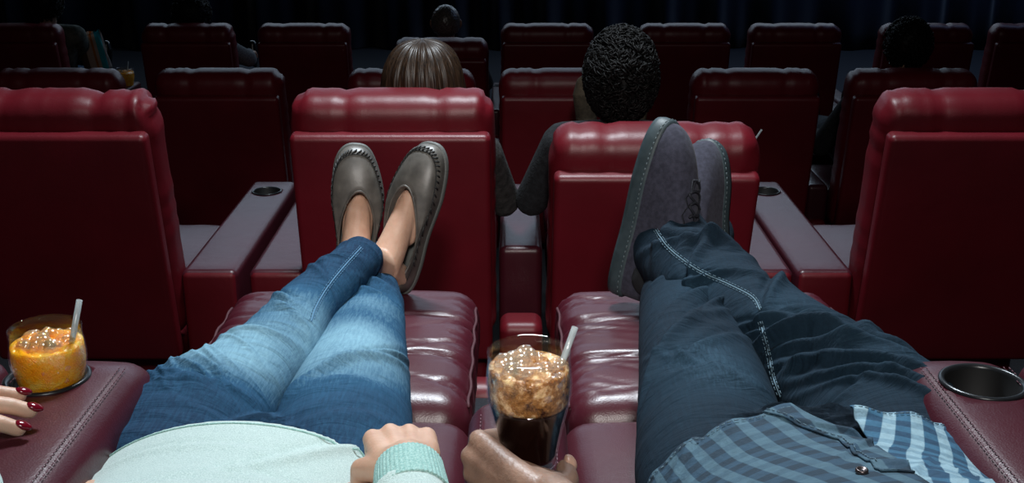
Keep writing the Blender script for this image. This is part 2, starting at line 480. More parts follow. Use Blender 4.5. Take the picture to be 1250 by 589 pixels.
def console(x, y, fz, wdt, label, group, y0=.2, y1=.95, top=.56):
    root = empty('center_console', (x, y, fz), label, 'armrest', group)
    bm = bmesh.new(); armrest_mesh(bm, 0, y0, y1, wdt, top, 0, .022)
    a = cut_hole(bm, 'console_body', WINE, root, (0, y1 - .15, top), min(.045, wdt * .36), .08)
    cup_holder(a, (0, y1 - .15, top), min(.045, wdt * .36), .075)
    bm = bmesh.new(); rbox(bm, (0, .02, .20), (wdt * .95, .12, .40), .03, .05); obj_bm('console_base', bm, RED, root)
    return root
console(.027, YA, FA, .135, 'dark red console between the two bright red recliners straight ahead', 'consoles between paired recliners')
for x, lab in ((-1.6275, 'console between the two left recliners of the second row'),
               (-.108, 'console between the middle recliners of the second row'),
               (1.40, 'console between the two right recliners of the second row')):
    console(x, YB, FB, .096, lab, 'consoles between paired recliners', .0)
for x, lab in ((-1.618, 'console right of the far recliner with the dark head'),
               (-.105, 'console right of the far recliner with the grey haired head'),
               (1.383, 'console between the two empty far recliners right of centre')):
    console(x, YC, FC, .066, lab, 'consoles between paired recliners', .0)

# ------------------------------------------------------------------ hands
def hand_chains(W, f, n, s, k=1.0, curl=(25, 35, 25), tcurl=15, spread=.0, curls=None):
    """W wrist, f forward, n back-of-hand normal, s thumb side. returns chains"""
    W = Vector(W); f = Vector(f).normalized(); n = (Vector(n) - f * Vector(n).dot(f)).normalized(); s = f.cross(n) * (1 if f.cross(n).dot(Vector(s)) > 0 else -1)
    out = []
    off = [.030, .010, -.010, -.028]; kl = [.086, .088, .082, .074]
    ln = [(.040, .025, .020), (.044, .028, .021), (.041, .026, .020), (.033, .020, .018)]
    rr = [.0093, .0095, .009, .008]
    out.append([(W - f * .03 * k, .024 * k), (W + f * .02 * k, .024 * k)])
    out.append([(W - f * .03 * k + s * .010 * k, .021 * k), (W + f * .02 * k + s * .012 * k, .020 * k)])
    out.append([(W - f * .03 * k - s * .010 * k, .021 * k), (W + f * .02 * k - s * .010 * k, .019 * k)])
    for i in range(4):
        K = W + f * kl[i] * k + s * off[i] * k + n * (.004 if i in (1, 2) else .001) * k
        m = W + f * .035 * k + s * off[i] * .75 * k - n * .003 * k
        out.append([(W + s * off[i] * .4 * k, .017 * k), (m, .0165 * k), (K - n * .002 * k, .0118 * k)])
        out.append([(W - n * .008 * k + s * off[i] * .5 * k, .015 * k), (K - n * .009 * k - f * .01 * k, .010 * k)])
        a = 0; p = K.copy(); ch = [(p.copy(), rr[i] * 1.12 * k)]
        sd = (s * (off[i] / .03) * spread)
        cc = curls[i] if curls else curl
        for q in range(3):
            a += math.radians(cc[q])
            d = (f * cos(a) - n * sin(a) + sd * cos(a)).normalized()
            p = p + d * ln[i][q] * k
            ch.append((p.copy(), rr[i] * (1.0, .95, .88)[q] * k))
        out.append(ch)
    # thumb leaves the side of the palm near its base
    b = W + f * .018 * k + s * .022 * k - n * .006 * k
    t = math.radians(tcurl)
    d1 = (f * .72 + s * .62 - n * .25).normalized(); d2 = (f * (cos(t) * .9) + s * .35 * (1 - sin(t)) - n * sin(t)).normalized()
    d3 = (f * cos(t * 1.6) + s * (.15 - sin(t)) - n * sin(t)).normalized()
    p1 = b + d1 * .040 * k; p2 = p1 + d2 * .032 * k; p3 = p2 + d3 * .024 * k
    out.append([(b, .016 * k), (p1, .0125 * k), (p2, .0108 * k), (p3, .0092 * k)])
    return out

# ------------------------------------------------------------------ shoes
def outline(a, Lg, Wd, side=0.0):
    """a in 0..2pi, 0 = toe; returns (along, across)"""
    c, s_ = cos(a), sin(a)
    x = Lg * (.5 + .5 * math.copysign(abs(c) ** .80, c))
    t = x / Lg
    w = Wd * (.72 + .28 * min(1, max(0, (t - .15) / .5)) ** 1.2 - .10 * exp(-((t - .38) / .16) ** 2))
    y = w * math.copysign(abs(s_) ** .74, s_)
    y += side * .012 * exp(-((t - .95) / .25) ** 2)
    return x, y
def frame(H, T, U):
    H = Vector(H); Lx = (Vector(T) - H).normalized(); U = Vector(U); U = (U - Lx * U.dot(Lx)).normalized(); Sx = U.cross(Lx)
    return H, Lx, Sx, U
def shoe(kind, H, T, U, body_parent, label, side, upper_mat, sole_mat, NA=120, NK=16):
    H, Lx, Sx, Ux = frame(H, T, U); Lg = (Vector(T) - H).length
    Wd = .048 if kind == 'flat' else .047
    P = lambda x, y, z: H + Lx * x + Sx * y + Ux * z
    ts = .012 if kind == 'flat' else .030
    bm = bmesh.new(); rows = []
    # upper
    if kind == 'flat': hs, ox, oxr, oyr, ch = ts, .375, .345, .033, .055
    else: hs, ox, oxr, oyr, ch = ts, .235, .19, .030, .098
    CC = []; OO = []; MM = []
    for i in range(NA):
        a = 2 * pi * i / NA
        x, y = outline(a, Lg, Wd, side)
        t = x / Lg
        cx = Lg * (ox + oxr * cos(a)); cy = oyr * sin(a) * (1.0 if kind == 'flat' else 1)
        tc = cx / Lg
        if kind == 'flat': cz = hs + .050 + .006 * exp(-((tc - .03) / .12) ** 2) - .016 * exp(-((tc - .35) / .2) ** 2) + .0 * tc
        else: cz = hs + .080 + .020 * cos(a) + .012 * exp(-((tc - .05) / .1) ** 2)
        toe = max(0, cos(a))
        mh = (.036 + .016 * (1 - toe)) if kind == 'flat' else (.058 + .018 * (1 - toe))
        O = P(x, y, hs * .9); M = P(x * .985 + .004, y * 1.10, hs + mh)
        C = P(cx, cy, cz)
        if kind == 'sneaker': M = P(x * .985 + .002, y * 1.08, hs + mh)
        CC.append((cx, cy, cz)); OO.append((x, y)); MM.append(mh)
        row = []
        for k in range(NK):
            q = k / (NK - 1)
            row.append(O * (1 - q) ** 2 + M * 2 * q * (1 - q) + C * q * q)
        rows.append(row)
    # inner wall
    for i, row in enumerate(rows):
        cx, cy, cz = CC[i]
        for d in (.004, .02):
            row.append(P(Lg * ox + (cx - Lg * ox) * .955, cy * .94, cz - d))
    grid(bm, rows, cu=True)
    up = obj_bm('shoe', bm, upper_mat); up['label'] = label
    up.parent = body_parent
    # sole
    bm = bmesh.new(); rs = []
    for sc, z in ((.93, .002 + ts), (1.02, ts), (1.05, ts * .85), (1.055, ts * .3), (1.03, 0), (.9, -.001)):
        rs.append([P(Lg / 2 + (OO[i][0] - Lg / 2) * (1 + (sc - 1) * .55), OO[i][1] * sc, z) for i in range(NA)])
    grid(bm, rs, cv=True, cap0=True, cap1=True)
    so = obj_bm('sole', bm, sole_mat, up); 
    if kind == 'flat':
        bm = bmesh.new()
        for i in range(-40, 41, 1):
            if i % 2: continue
            a = 2 * pi * i / NA; r = rows[i % NA]
            p0 = r[4]; p1 = rows[(i + 2) % NA][6]
            nn = (Ux * .8 + (p0 - P(Lg * .6, 0, 0)).normalized() * .6).normalized() * .0015
            path_tube(bm, [p0 + nn, (p0 + p1) / 2 + nn * 2.2, p1 + nn], .0016, 5)
        path_tube(bm, [rows[i % NA][6] + Ux * .0012 for i in range(-46, 47)], .0011, 5)
        obj_bm('stitching', bm, THREAD_B, up)
        bm = bmesh.new(); path_tube(bm, [rows[i][NK - 1] for i in range(NA)], .0022, 6, True); obj_bm('binding', bm, upper_mat, up)
    else:
        bm = bmesh.new()
        line = [P(Lg / 2 + (OO[i][0] - Lg / 2) * 1.029, OO[i][1] * 1.056, ts * .80) for i in range(NA)] ; line.append(line[0])
        dashes(bm, line, .005, .003, .0011)
        obj_bm('sole_stitching', bm, mat('grey_thread', (.075, .10, .11), .7) if 'grey_thread' not in bpy.data.materials else bpy.data.materials['grey_thread'], so)
        def drop(x, yy):
            best = None
            for row in rows:
                for pt in row[:NK]:
                    dx = (pt - H).dot(Lx) - x; dy = (pt - H).dot(Sx) - yy; dd = dx * dx + dy * dy
                    if best is None or dd < best[0]: best = (dd, pt)
            return best[1]
        # laces zigzag up the vamp and eyelet stay lines
        bm = bmesh.new(); tz = lambda x: hs + .100 - (x - .425 * Lg) * .29
        for q in range(6):
            x = .45 * Lg + q * .0165; zc = tz(x)
            for sg in (1, -1):
                pts = [drop(x, sg * -.018) , drop(x + .005, sg * -.008), drop(x + .010, sg * .006), drop(x + .015, sg * .018)]
                path_tube(bm, [Vector(c) + Ux * .0022 for c in cr([tuple(p) for p in pts], 8)], .0024, 6)
        for sg in (1, -1):
            pts = [P(.44 * Lg, 0, tz(.44 * Lg) + .004), P(.42 * Lg, sg * .02, tz(.42 * Lg) + .009), P(.44 * Lg, sg * .034, tz(.44 * Lg) - .006), P(.48 * Lg, sg * .022, tz(.48 * Lg) - .001), P(.45 * Lg, sg * .004, tz(.45 * Lg) + .005)]
            path_tube(bm, [Vector(c) for c in cr([tuple(p) for p in pts], 16)], .0017, 6)
        obj_bm('laces', bm, LACE, up)
        bm = bmesh.new()      # facing (eyelet stay) seam lines and toe seam
        for sg in (1, -1):
            idx = [i for i in range(NA)]
            pts = []
            for q in range(14):
                x = Lg * (.36 + .40 * q / 13); yy = sg * .030 * sqrt(max(0, 1 - (q / 13) ** 4))
                # drop onto the upper: search nearest point of the surface
                best = None
                for row in rows:
                    for pt in row[:NK]:
                        dx = (pt - H).dot(Lx) - x; dy = (pt - H).dot(Sx) - yy
                        dd = dx * dx + dy * dy
                        if best is None or dd < best[0]: best = (dd, pt)
                pts.append(best[1] + Ux * .0016)
            path_tube(bm, pts, .0014, 5)
        obj_bm('facing_seam', bm, LACE, up)
        bm = bmesh.new()
        rws = []
        for q in range(10):
            t = q / 9; x = .30 * Lg + t * .26 * Lg; zc = tz(x) + .004 - .004 * t + .010 * (1 - t) ** 2
            rws.append([P(x, .021 * (1 - .35 * max(0, .25 - t)) * c, zc - .011 * c * c) for c in [-1 + j / 5 for j in range(11)]])
        grid(bm, rws); bmesh.ops.solidify(bm, geom=bm.faces[:], thickness=.004)
        obj_bm('tongue', bm, upper_mat, up)
    return dict(H=H, L=Lx, S=Sx, U=Ux, Lg=Lg, P=P, shoe=up)
def foot_chains(fr, hs, ank=None, k=1.0):
    P = fr['P']; Lg = fr['Lg']
    c = []
    A = P(.055 * k, 0, hs + .085 * k)
    c.append([(P(.036, 0, hs + .032), .027 * k), (P(.045, 0, hs + .055), .029 * k), (A, .033 * k)])
    c.append([(A, .033 * k), (P(.10 * k, 0, hs + .058 * k), .028 * k), (P(.15 * k, .0, hs + .036 * k), .023 * k), (P(Lg - .10, .0, hs + .022), .016 * k)])
    for i in range(5):
        y = -.022 + .011 * i
        c.append([(P(.11, y * .55, hs + .030), .016), (P(Lg - .10, y * .85, hs + .016), .0115), (P(Lg - .065, y * .8, hs + .012), .0085)])
    return c, A

# ------------------------------------------------------------------ denim legs
def folds_fn(F, gain=1.45, sides=1.0):
    def d(t, th):
        k = 0
        for t0, h0, sl, w_, ex, am in F:
            dh = (th - h0 + pi) % (2 * pi) - pi
            g = exp(-(dh / ex) ** 2)
            if g < .02: continue
            x = (t - t0 - sl * dh) / w_
            if abs(x) > 3: continue
            k += gain * am * g * (exp(-x * x) - .75 * exp(-((x - 1.3) / .9) ** 2))
        return k * (sides + (1 - sides) * max(0, sin(th)))
    return d
def rand_folds(seed, n, tr, amp, wr=(.008, .02), ext=(.5, 1.3), sl=.05):
    R = random.Random(seed); out = []
    for _ in range(n):
        out.append((R.uniform(*tr), R.uniform(0, 2 * pi), R.uniform(-sl, sl), R.uniform(*wr), R.uniform(*ext), amp * R.uniform(.4, 1)))
    return out
def stations(lst, flat=.92):
    out = []
    for px, py, hw, Z in lst:
        p, t = at_z(px, py, Z); r = hw * t / FPX
        out.append((p.x, p.y, p.z, r, r * flat))
    return out
def leg_tube(bm, st, folds, nu=400, nv=130, hollow=True, gain=1.6, sides=.3):
    rows = tube_pts(st, nu, nv, folds_fn(folds, gain, sides))
    C = cr(st, nu)
    if hollow:
        end = rows[-1]; c = Vector(C[-1][:3]); d = (c - Vector(C[-6][:3])).normalized()
        rows.append([c + (p - c) * .86 + d * .001 for p in end])
        rows.append([c + (p - c) * .83 - d * .035 for p in end])
    grid(bm, rows, cv=True, cap0=True, cap1=True)
    return rows
def garment(bms, name, m, vox):
    """legs and seat of one pair of trousers: the seat and one leg grown together, the other leg crossing it"""
    pelvis = bms[2]; parts = []
    out = bmesh.new()
    for b in (bms[0], bms[1]):
        tmp = bpy.data.meshes.new('t'); pelvis.to_mesh(tmp); b.from_mesh(tmp); bpy.data.meshes.remove(tmp)
        o = remesh(b, 't', m, vox, 2); out.from_mesh(o.data); parts.append(o)
    pelvis.free()
    for o in parts: bpy.data.objects.remove(o)
    return obj_bm(name, out, m)
def wear_highlight_attr(o, blobs):
    """denim fade plus painted highlights on thigh fronts and knees, as soft blobs"""
    me = o.data; at = me.attributes.new('wear_highlight', 'FLOAT', 'POINT'); vals = []
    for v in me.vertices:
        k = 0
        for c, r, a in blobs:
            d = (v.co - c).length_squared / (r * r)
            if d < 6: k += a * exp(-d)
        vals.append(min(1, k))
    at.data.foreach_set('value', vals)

# ------------------------------------------------------------------ own row chairs
SEATZ = 1.19
def foot_disp(seed, hx, hy, puck=1.0):
    R = random.Random(seed)
    F = []
    for s in (-1, 1):
        for _ in range(42):
            F.append((s, R.uniform(-1, 1), R.uniform(.3, 1.2) * (1 if R.random() > .3 else -.4), R.uniform(.008, .024), R.uniform(.10, .60) * (1.2 if R.random() > .7 else .8), R.uniform(-.6, .6)))
    def d(u, v, w, n):
        if w < -.2: return Vector((0, 0, 0))
        k = 0; y = v; v = v + .03 * sin(u * 2.5 + seed) + .012 * sin(u * 7 + seed * 2)
        k += .014 * (1 - min(1, abs(u)) ** 2.5) * (1 - min(1, abs(v)) ** 4)
        k -= .012 * exp(-((v + .30) / .025) ** 2)          # tucked fold across
        k -= .006 * exp(-((v - .30 - .03 * sin(u * 3)) / .025) ** 2) * min(1, abs(u) + .15)
        for s, v0, am, wd, ln, sl in F:
            du = 1 - s * u
            if du > 1.2: continue
            k -= puck * .0050 * am * exp(-((v - v0 - sl * du) / wd) ** 2) * exp(-(du / ln) ** 2)
        return n * k
    return d
def own_recliner(x0, x1, f0, f1, arm, label, seed, yfold):
    """x0..x1 seat, f0..f1 footrest, arm=(xa, xb)"""
    cx = (x0 + x1) / 2
    root = empty('recliner', (cx, 1.0, .78), label, 'chair', 'recliners of the near row')
    off = Vector((cx, 1.0, .78))
    def lc(p): return Vector(p) - off
    bm = bmesh.new(); a, b = (f0 + f1) / 2, f1 - f0
    rbox(bm, lc((a, (yfold + 2.10) / 2, SEATZ - .045)), (b, 2.10 - yfold, .13), .05, .0062, foot_disp(seed, b / 2, .26))
    fr = obj_bm('footrest', bm, WINE, root)
    for s in (f0 + .006, f1 - .006):
        bm = bmesh.new()
        pts = [lc((s + .0015 * sin(q * .7 + seed), yfold + .05 + (2.04 - yfold - .05) * q / 40, SEATZ - .002 + .0012 * sin(q * .9))) for q in range(41)]
        path_tube(bm, pts, .0028, 6)
        obj_bm('piping', bm, THREAD_RED, fr)
    bm = bmesh.new()
    def sd(u, v, w, n): return n * ((.016 * (1 - u * u) * (1 - v ** 4) if w > 0 else 0))
    rbox(bm, lc((cx, yfold - .335, SEATZ - .06)), (x1 - x0, .66, .15), .045, .02, sd)
    obj_bm('seat_cushion', bm, WINE, root)
    R = Matrix.Rotation(math.radians(-68), 3, 'X').inverted()
    bm = bmesh.new(); tl = math.radians(68)
    Rb = Matrix.Rotation(tl, 3, 'X')
    rbox(bm, lc((cx, .57, 1.225)), (x1 - x0, .14, .86), .06, .03, None, M=Rb)
    obj_bm('backrest', bm, WINE, root)
    bm = bmesh.new(); rbox(bm, lc((cx, .98, .95)), (x1 - x0 - .02, 1.0, .34), .02, .1); obj_bm('base', bm, RED, root)
    bm = bmesh.new(); rbox(bm, lc((a, 1.72, 1.06)), (.06, .55, .03), .01, .1); obj_bm('footrest_bracket', bm, BLACK, root)
    xa, xb, hx, hy = arm
    zt = 1.40
    bm = bmesh.new()
    def ad(u, v, w, n):
        k = Vector((0, 0, 0))
        if w > .4: k.z -= .020 * max(0, (abs(v) - .86) / .14) * (1 if v > 0 else 0)
        if w > .4: k.z += .006 * (1 - u * u)
        return k
    rbox(bm, lc(((xa + xb) / 2, .86, 1.09)), (xb - xa, 1.02, .62), .035, .02, ad)
    hr = .047
    am = cut_hole(bm, 'armrest', WINE, root, lc((hx, hy, zt)), hr, .10)
    cup_holder(am, lc((hx, hy, zt + .004)), hr, .095, 64)
    # stitched seams along both top edges and round the end
    for e in (xa + .020, xb - .020):
        bm = bmesh.new()
        pts = [lc((e, y, zt + .0015 + .006 * (1 - ((e - (xa + xb) / 2) / ((xb - xa) / 2)) ** 2))) for y in [.36 + (1.300 - .36) * q / 30 for q in range(31)]]
        dashes(bm, pts, .0046, .0026, .0007)
        o2 = [p + Vector(((.007 if e < (xa + xb) / 2 else -.007), 0, .0006)) for p in pts]
        dashes(bm, o2, .0046, .0026, .0007)
        obj_bm('stitching', bm, mat('stitch_thread', (.10, .03, .045), .6) if 'stitch_thread' not in bpy.data.materials else bpy.data.materials['stitch_thread'], am)
    # recline button on the inner face
    inn = xb if xa < 0 else xa; sg = 1 if xa < 0 else -1
    bm = bmesh.new(); lathe(bm, [(.0005, .008), (.010, .008), (.013, .006), (.014, 0), (.016, 0), (.017, -.004)], lc((inn + sg * .001, 1.10, 1.335)), 24, M=Matrix.Rotation(sg * pi / 2, 3, 'Y'))
    obj_bm('recline_button', bm, BLACK, am)
    return root
own_recliner(-.455, -.058, -.540, -.062, (-.630, -.458, -.562, 1.264), 'recliner the woman in blue jeans lies on, orange drink in its armrest', 3, 1.57)
own_recliner(.072, .480, .082, .616, (.485, .635, .565, 1.252), 'recliner the man in dark jeans lies on, empty cup holder in its armrest', 8, 1.57)
# consoles next to them: the centre one and the neighbouring armrests at either edge
def own_console(xa, xb, yend, label, group, hole=True, name='center_console'):
    c = Vector(((xa + xb) / 2, .85, .78))
    root = empty(name, c, label, 'armrest', group)
    bm = bmesh.new(); zt = 1.37 if name == 'center_console' else 1.40
    rbox(bm, (0, (yend + .36) / 2 - .85, (zt - .78) / 2), (xb - xa, yend - .36, zt - .78), .03, .02, lambda u, v, w, n: Vector((0, 0, .004 * (1 - u * u) if w > .4 else 0)))
    b = obj_bm('console_body', bm, WINE, root)
    bm = bmesh.new()
    for e in (xa + .016, xb - .016):
        dashes(bm, [Vector((e, y, zt + .003)) - Vector((c.x, c.y, .78)) for y in [.40 + (yend - .45) * q / 30 for q in range(31)]], .005, .0028, .0010)
    obj_bm('stitching', bm, bpy.data.materials['stitch_thread'], b)
    return root
own_console(-.053, .066, 1.285, 'narrow wine leather console under the glass of cola', 'near row consoles')
own_console(-.800, -.637, 1.35, 'wine leather armrest beyond the orange drink at the left edge', 'neighbouring armrests', name='neighbour_armrest')
own_console(.642, .80, 1.35, 'wine leather armrest at the right edge beyond the empty cup holder', 'neighbouring armrests', name='neighbour_armrest')
# ------------------------------------------------------------------ drinks
def drink_mat(name, dark, mid, light, scale=210):
    m = mat(name, mid, .12); b = BS(m)
    b.inputs['Subsurface Weight'].default_value = .5; b.inputs['Subsurface Scale'].default_value = .012
    b.inputs['Subsurface Radius'].default_value = (1, .6, .3); b.inputs['Specular IOR Level'].default_value = .6
    tc = N(m, 'ShaderNodeTexCoord')
    n0 = N(m, 'ShaderNodeTexNoise'); n0.inputs['Scale'].default_value = 70; n0.inputs['Detail'].default_value = 3
    L(m, tc.outputs['Object'], n0.inputs['Vector'])
    v = N(m, 'ShaderNodeTexVoronoi'); v.inputs['Scale'].default_value = scale; v.feature = 'SMOOTH_F1'
    mx = N(m, 'ShaderNodeMix'); mx.data_type = 'VECTOR'; mx.inputs['Factor'].default_value = .12
    L(m, tc.outputs['Object'], mx.inputs[4]); L(m, n0.outputs['Color'], mx.inputs[5]); L(m, mx.outputs[1], v.inputs['Vector'])
    n = N(m, 'ShaderNodeTexNoise'); n.inputs['Scale'].default_value = 62; n.inputs['Detail'].default_value = 4; n.inputs['Roughness'].default_value = .65
    L(m, tc.outputs['Object'], n.inputs['Vector'])
    r = N(m, 'ShaderNodeValToRGB'); e = r.color_ramp.elements
    e[0].position = .33; e[0].color = (*dark, 1); e[1].position = .66; e[1].color = (*light, 1)
    k = e.new(.5); k.color = (*mid, 1)
    L(m, n.outputs['Fac'], r.inputs[0]); L(m, r.outputs[0], b.inputs['Base Color'])
    bp = N(m, 'ShaderNodeBump'); bp.inputs['Strength'].default_value = .4; bp.inputs['Distance'].default_value = .004
    L(m, v.outputs['Distance'], bp.inputs['Height']); L(m, bp.outputs[0], b.inputs['Normal'])
    return m
def clear_mat(name, tint, fres=1.45, base=.04, rough=.02, thick=0.0):
    m = bpy.data.materials.new(name); m.use_nodes = True; nt = m.node_tree
    for nd in list(nt.nodes): nt.nodes.remove(nd)
    out = nt.nodes.new('ShaderNodeOutputMaterial'); tr = nt.nodes.new('ShaderNodeBsdfTransparent'); gl = nt.nodes.new('ShaderNodeBsdfGlossy')
    fr = nt.nodes.new('ShaderNodeLayerWeight'); fr.inputs['Blend'].default_value = .35
    ad = nt.nodes.new('ShaderNodeMath'); ad.operation = 'MULTIPLY_ADD'; ad.inputs[1].default_value = .32; ad.inputs[2].default_value = base; ad.use_clamp = True
    mx = nt.nodes.new('ShaderNodeMixShader')
    tr.inputs[0].default_value = (*tint, 1); gl.inputs[0].default_value = (1, 1, 1, 1); gl.inputs['Roughness'].default_value = rough
    pw = nt.nodes.new('ShaderNodeMath'); pw.operation = 'POWER'; pw.inputs[1].default_value = 3.0; fr.inputs['Blend'].default_value = .5
    L(m, fr.outputs['Facing'], pw.inputs[0]); L(m, pw.outputs[0], ad.inputs[0]); L(m, ad.outputs[0], mx.inputs[0]); L(m, tr.outputs[0], mx.inputs[1]); L(m, gl.outputs[0], mx.inputs[2])
    last = mx.outputs[0]
    if thick:
        df = nt.nodes.new('ShaderNodeBsdfPrincipled'); df.inputs['Base Color'].default_value = (*tint, 1); df.inputs['Roughness'].default_value = .1
        m2 = nt.nodes.new('ShaderNodeMixShader'); m2.inputs[0].default_value = thick
        L(m, last, m2.inputs[1]); L(m, df.outputs[0], m2.inputs[2]); last = m2.outputs[0]
    L(m, last, out.inputs[0])
    return m
GLASS = clear_mat('clear_glass', (1, 1, 1), base=.025)
STRAW = clear_mat('clear_straw', (.80, .86, .88), base=.08, rough=.15, thick=.35)
ICE_C = clear_mat('cola_ice', (1, .92, .80), base=.17, rough=.05, thick=.12)
ICE_O = clear_mat('orange_ice', (1.0, .86, .55), base=.13, rough=.05, thick=.15)
COLA_TOP = drink_mat('cola_with_ice', (.045, .012, .003), (.36, .16, .045), (.88, .64, .36), 120)
COLA = mat('cola', (.010, .003, .002), .06)
ORANGE = drink_mat('orange_drink', (.98, .33, .004), (1.0, .42, .010), (1.0, .60, .10), 120)
PROF = [(0, .0295), (.003, .031), (.02, .033), (.045, .0375), (.075, .0445), (.092, .0462), (.107, .0455), (.120, .0440), (.130, .0445)]
def drink(c, label, cat, body, top, split, level, ice, seed, k=1.0, tiltM=None, name='drink_glass', group=None, n=64, nice=42):
    root = empty(name, c, label, cat, group)
    K = lambda z: cr(PROF, 60)
    pr = [(r, z) for z, r in cr(PROF, 40)]
    def rad(z):
        for (r0, z0), (r1, z1) in zip(pr, pr[1:]):
            if z0 <= z <= z1: return r0 + (r1 - r0) * (z - z0) / max(1e-9, z1 - z0)
        return pr[-1][0]
    kk = Matrix.Scale(k, 3)
    bm = bmesh.new()
    outer = [(.0005, 0), (.026, 0)] + pr; inner = [(r - .0016, z) for r, z in pr if z > .008][::-1]
    lathe(bm, outer + [(pr[-1][0] - .0008, .1312)] + inner + [(.0005, .008)], (0, 0, 0), n, M=kk)
    obj_bm('glass', bm, GLASS, root)
    R = random.Random(seed)
    ins = .0021
    def liq(z0, z1, m, nm, lump):
        zs = [z0 + (z1 - z0) * i / 14 for i in range(15)]
        prof = [(.0005, z0)] + [(rad(z) - ins, z) for z in zs]
        rows = []
        for r, z in prof: rows.append([Vector((r * cos(2 * pi * j / n), r * sin(2 * pi * j / n), z)) * k for j in range(n)])
        if lump:
            for q in range(1, 12):
                r = (rad(z1) - ins) * (1 - q / 12)
                rows.append([Vector((r * cos(2 * pi * j / n), r * sin(2 * pi * j / n), z1 + .003 * sin(j * 3 * 2 * pi / n + q) * (1 - abs(q - 6) / 6) + .002 * sin(q * 1.9 + j * 7 * 2 * pi / n))) * k for j in range(n)])
        b = bmesh.new(); grid(b, rows, cv=True, cap0=True, cap1=True); return obj_bm(nm, b, m, root)
    if split: liq(.009, split, body, 'drink', False)
    liq(split or .009, level, top, 'iced_drink' if split else 'drink', True)
    bm = bmesh.new()
    for q in range(nice):
        sz = R.uniform(.007, .0125)
        if q < nice * .62:
            a = R.uniform(0, 2 * pi); rr = (rad(level) - sz * 1.05 - ins) * sqrt(R.random()); z = level + R.uniform(-.001, .006) * (1 - .3 * rr / .04)
        else:
            z = R.uniform((split or .04) + .002, level); a = R.uniform(0, 2 * pi); rr = rad(z) - ins - sz * .55; sz *= .8
        M = Matrix.Translation(Vector((rr * cos(a), rr * sin(a), z)) * k) @ Euler((R.uniform(0, 6), R.uniform(0, 6), 0)).to_matrix().to_4x4() @ Matrix.Diagonal((sz * k, sz * k * R.uniform(.6, 1), sz * k * R.uniform(.6, 1), 1))
        bb = bmesh.ops.create_icosphere(bm, subdivisions=2, radius=1, matrix=M)
        for v in bb['verts']: v.co += Vector((R.uniform(-1, 1), R.uniform(-1, 1), R.uniform(-1, 1))) * sz * .07
        for v in bb['verts']:
            l = Vector((v.co.x, v.co.y)) ; mxr = (rad(min(.129, max(.0, v.co.z / k))) - ins + .0002) * k
            if l.length > mxr: v.co.x *= mxr / l.length; v.co.y *= mxr / l.length
    ic = obj_bm('ice', bm, ice, root); ic['kind'] = 'stuff'
    return root
def straw(a, b, label, r=.0036):
    a, b = Vector(a), Vector(b)
    bm = bmesh.new(); d = (b - a).normalized(); s = d.cross(Vector((0, 1, 0))).normalized(); t = s.cross(d)
    rows = []
    for p, rr in ((a, r), (b, r), (b, r * .8), (a, r * .8)):
        rows.append([p - a + (s * cos(2 * pi * j / 20) + t * sin(2 * pi * j / 20)) * rr for j in range(20)])
    grid(bm, rows, cu=True, cv=True)
    o = obj_bm('straw', bm, STRAW); o.location = a
    return tag(o, label, 'straw')
GC = Vector((.018, 1.112, 1.3775))
drink(GC, 'glass of iced cola held in a hand on the centre console', 'drink', COLA, COLA_TOP, .073, .113, ICE_C, 5)
p_top, _ = at_y(702, 399, 1.125)
straw(GC + Vector((.0235, .006, .078)), p_top, 'clear straw standing in the glass of cola')
GO = Vector((-.556, 1.262, 1.347))
drink(GO, 'glass of iced orange drink standing in the left armrest cup holder', 'drink', None, ORANGE, 0, .110, ICE_O, 9, k=.96)
o_top, _ = at_y(97, 366, 1.27)
straw(GO + Vector((.018, -.004, .06)), o_top, 'clear straw standing in the orange drink at left')

# ------------------------------------------------------------------ the woman on the left
from mathutils.bvhtree import BVHTree
W_UP = stations([(232, 690, 80, 1.275), (205, 590, 104, 1.275), (246, 516, 92, 1.285), (296, 466, 64, 1.30), (338, 424, 50, 1.315), (372, 376, 38, 1.33), (405, 345, 32, 1.34), (443, 313, 28, 1.345)])
W_LO = stations([(400, 690, 70, 1.275), (412, 590, 94, 1.275), (421, 516, 82, 1.275), (434, 460, 66, 1.27), (443, 410, 52, 1.265), (450, 372, 42, 1.26), (446, 336, 33, 1.255), (436, 306, 27, 1.255)])
def shaped_disp(extra, amp_end=.002):
    return extra
bm = bmesh.new()
F_up = rand_folds(11, 22, (.05, .98), .0045) + [
    (.30, pi / 2 - .2, .10, .006, .6, .005), (.335, pi / 2 - .1, .12, .006, .6, .005), (.27, pi / 2 - .2, .08, .006, .7, .005), (.37, pi / 2, .08, .006, .6, .004),
    (.285, pi / 2 + .5, .14, .005, .5, .004), (.318, pi / 2 + .5, .14, .005, .5, .004), (.25, pi / 2 + .4, .12, .005, .5, .004), (.44, pi * .5, .05, .007, .7, .004),
    (.50, pi / 2, -.03, .012, 1.0, .006), (.60, pi * .4, .03, .012, .9, .006), (.66, pi * .6, .05, .010, .8, .0055), (.80, pi / 2, .06, .012, 1, .005), (.87, pi * .6, -.04, .011, 1, .005),
    (.965, pi / 2, 0, .007, 6, .0018)]
leg_tube(bm, W_UP, F_up); bm_up = bm; bm = bmesh.new()
F_lo = rand_folds(12, 20, (.05, .98), .0045) + [
    (.30, pi / 2, -.08, .012, 1.2, .009), (.36, pi * .35, -.10, .011, 1.0, .008), (.66, pi * .4, .04, .014, 1.0, .009), (.70, pi * .55, -.02, .010, 1.0, .008), (.62, pi * .5, .03, .010, .9, .006), (.965, pi / 2, 0, .007, 6, .0018)]
leg_tube(bm, W_LO, F_lo); bm_lo = bm; bm = bmesh.new()
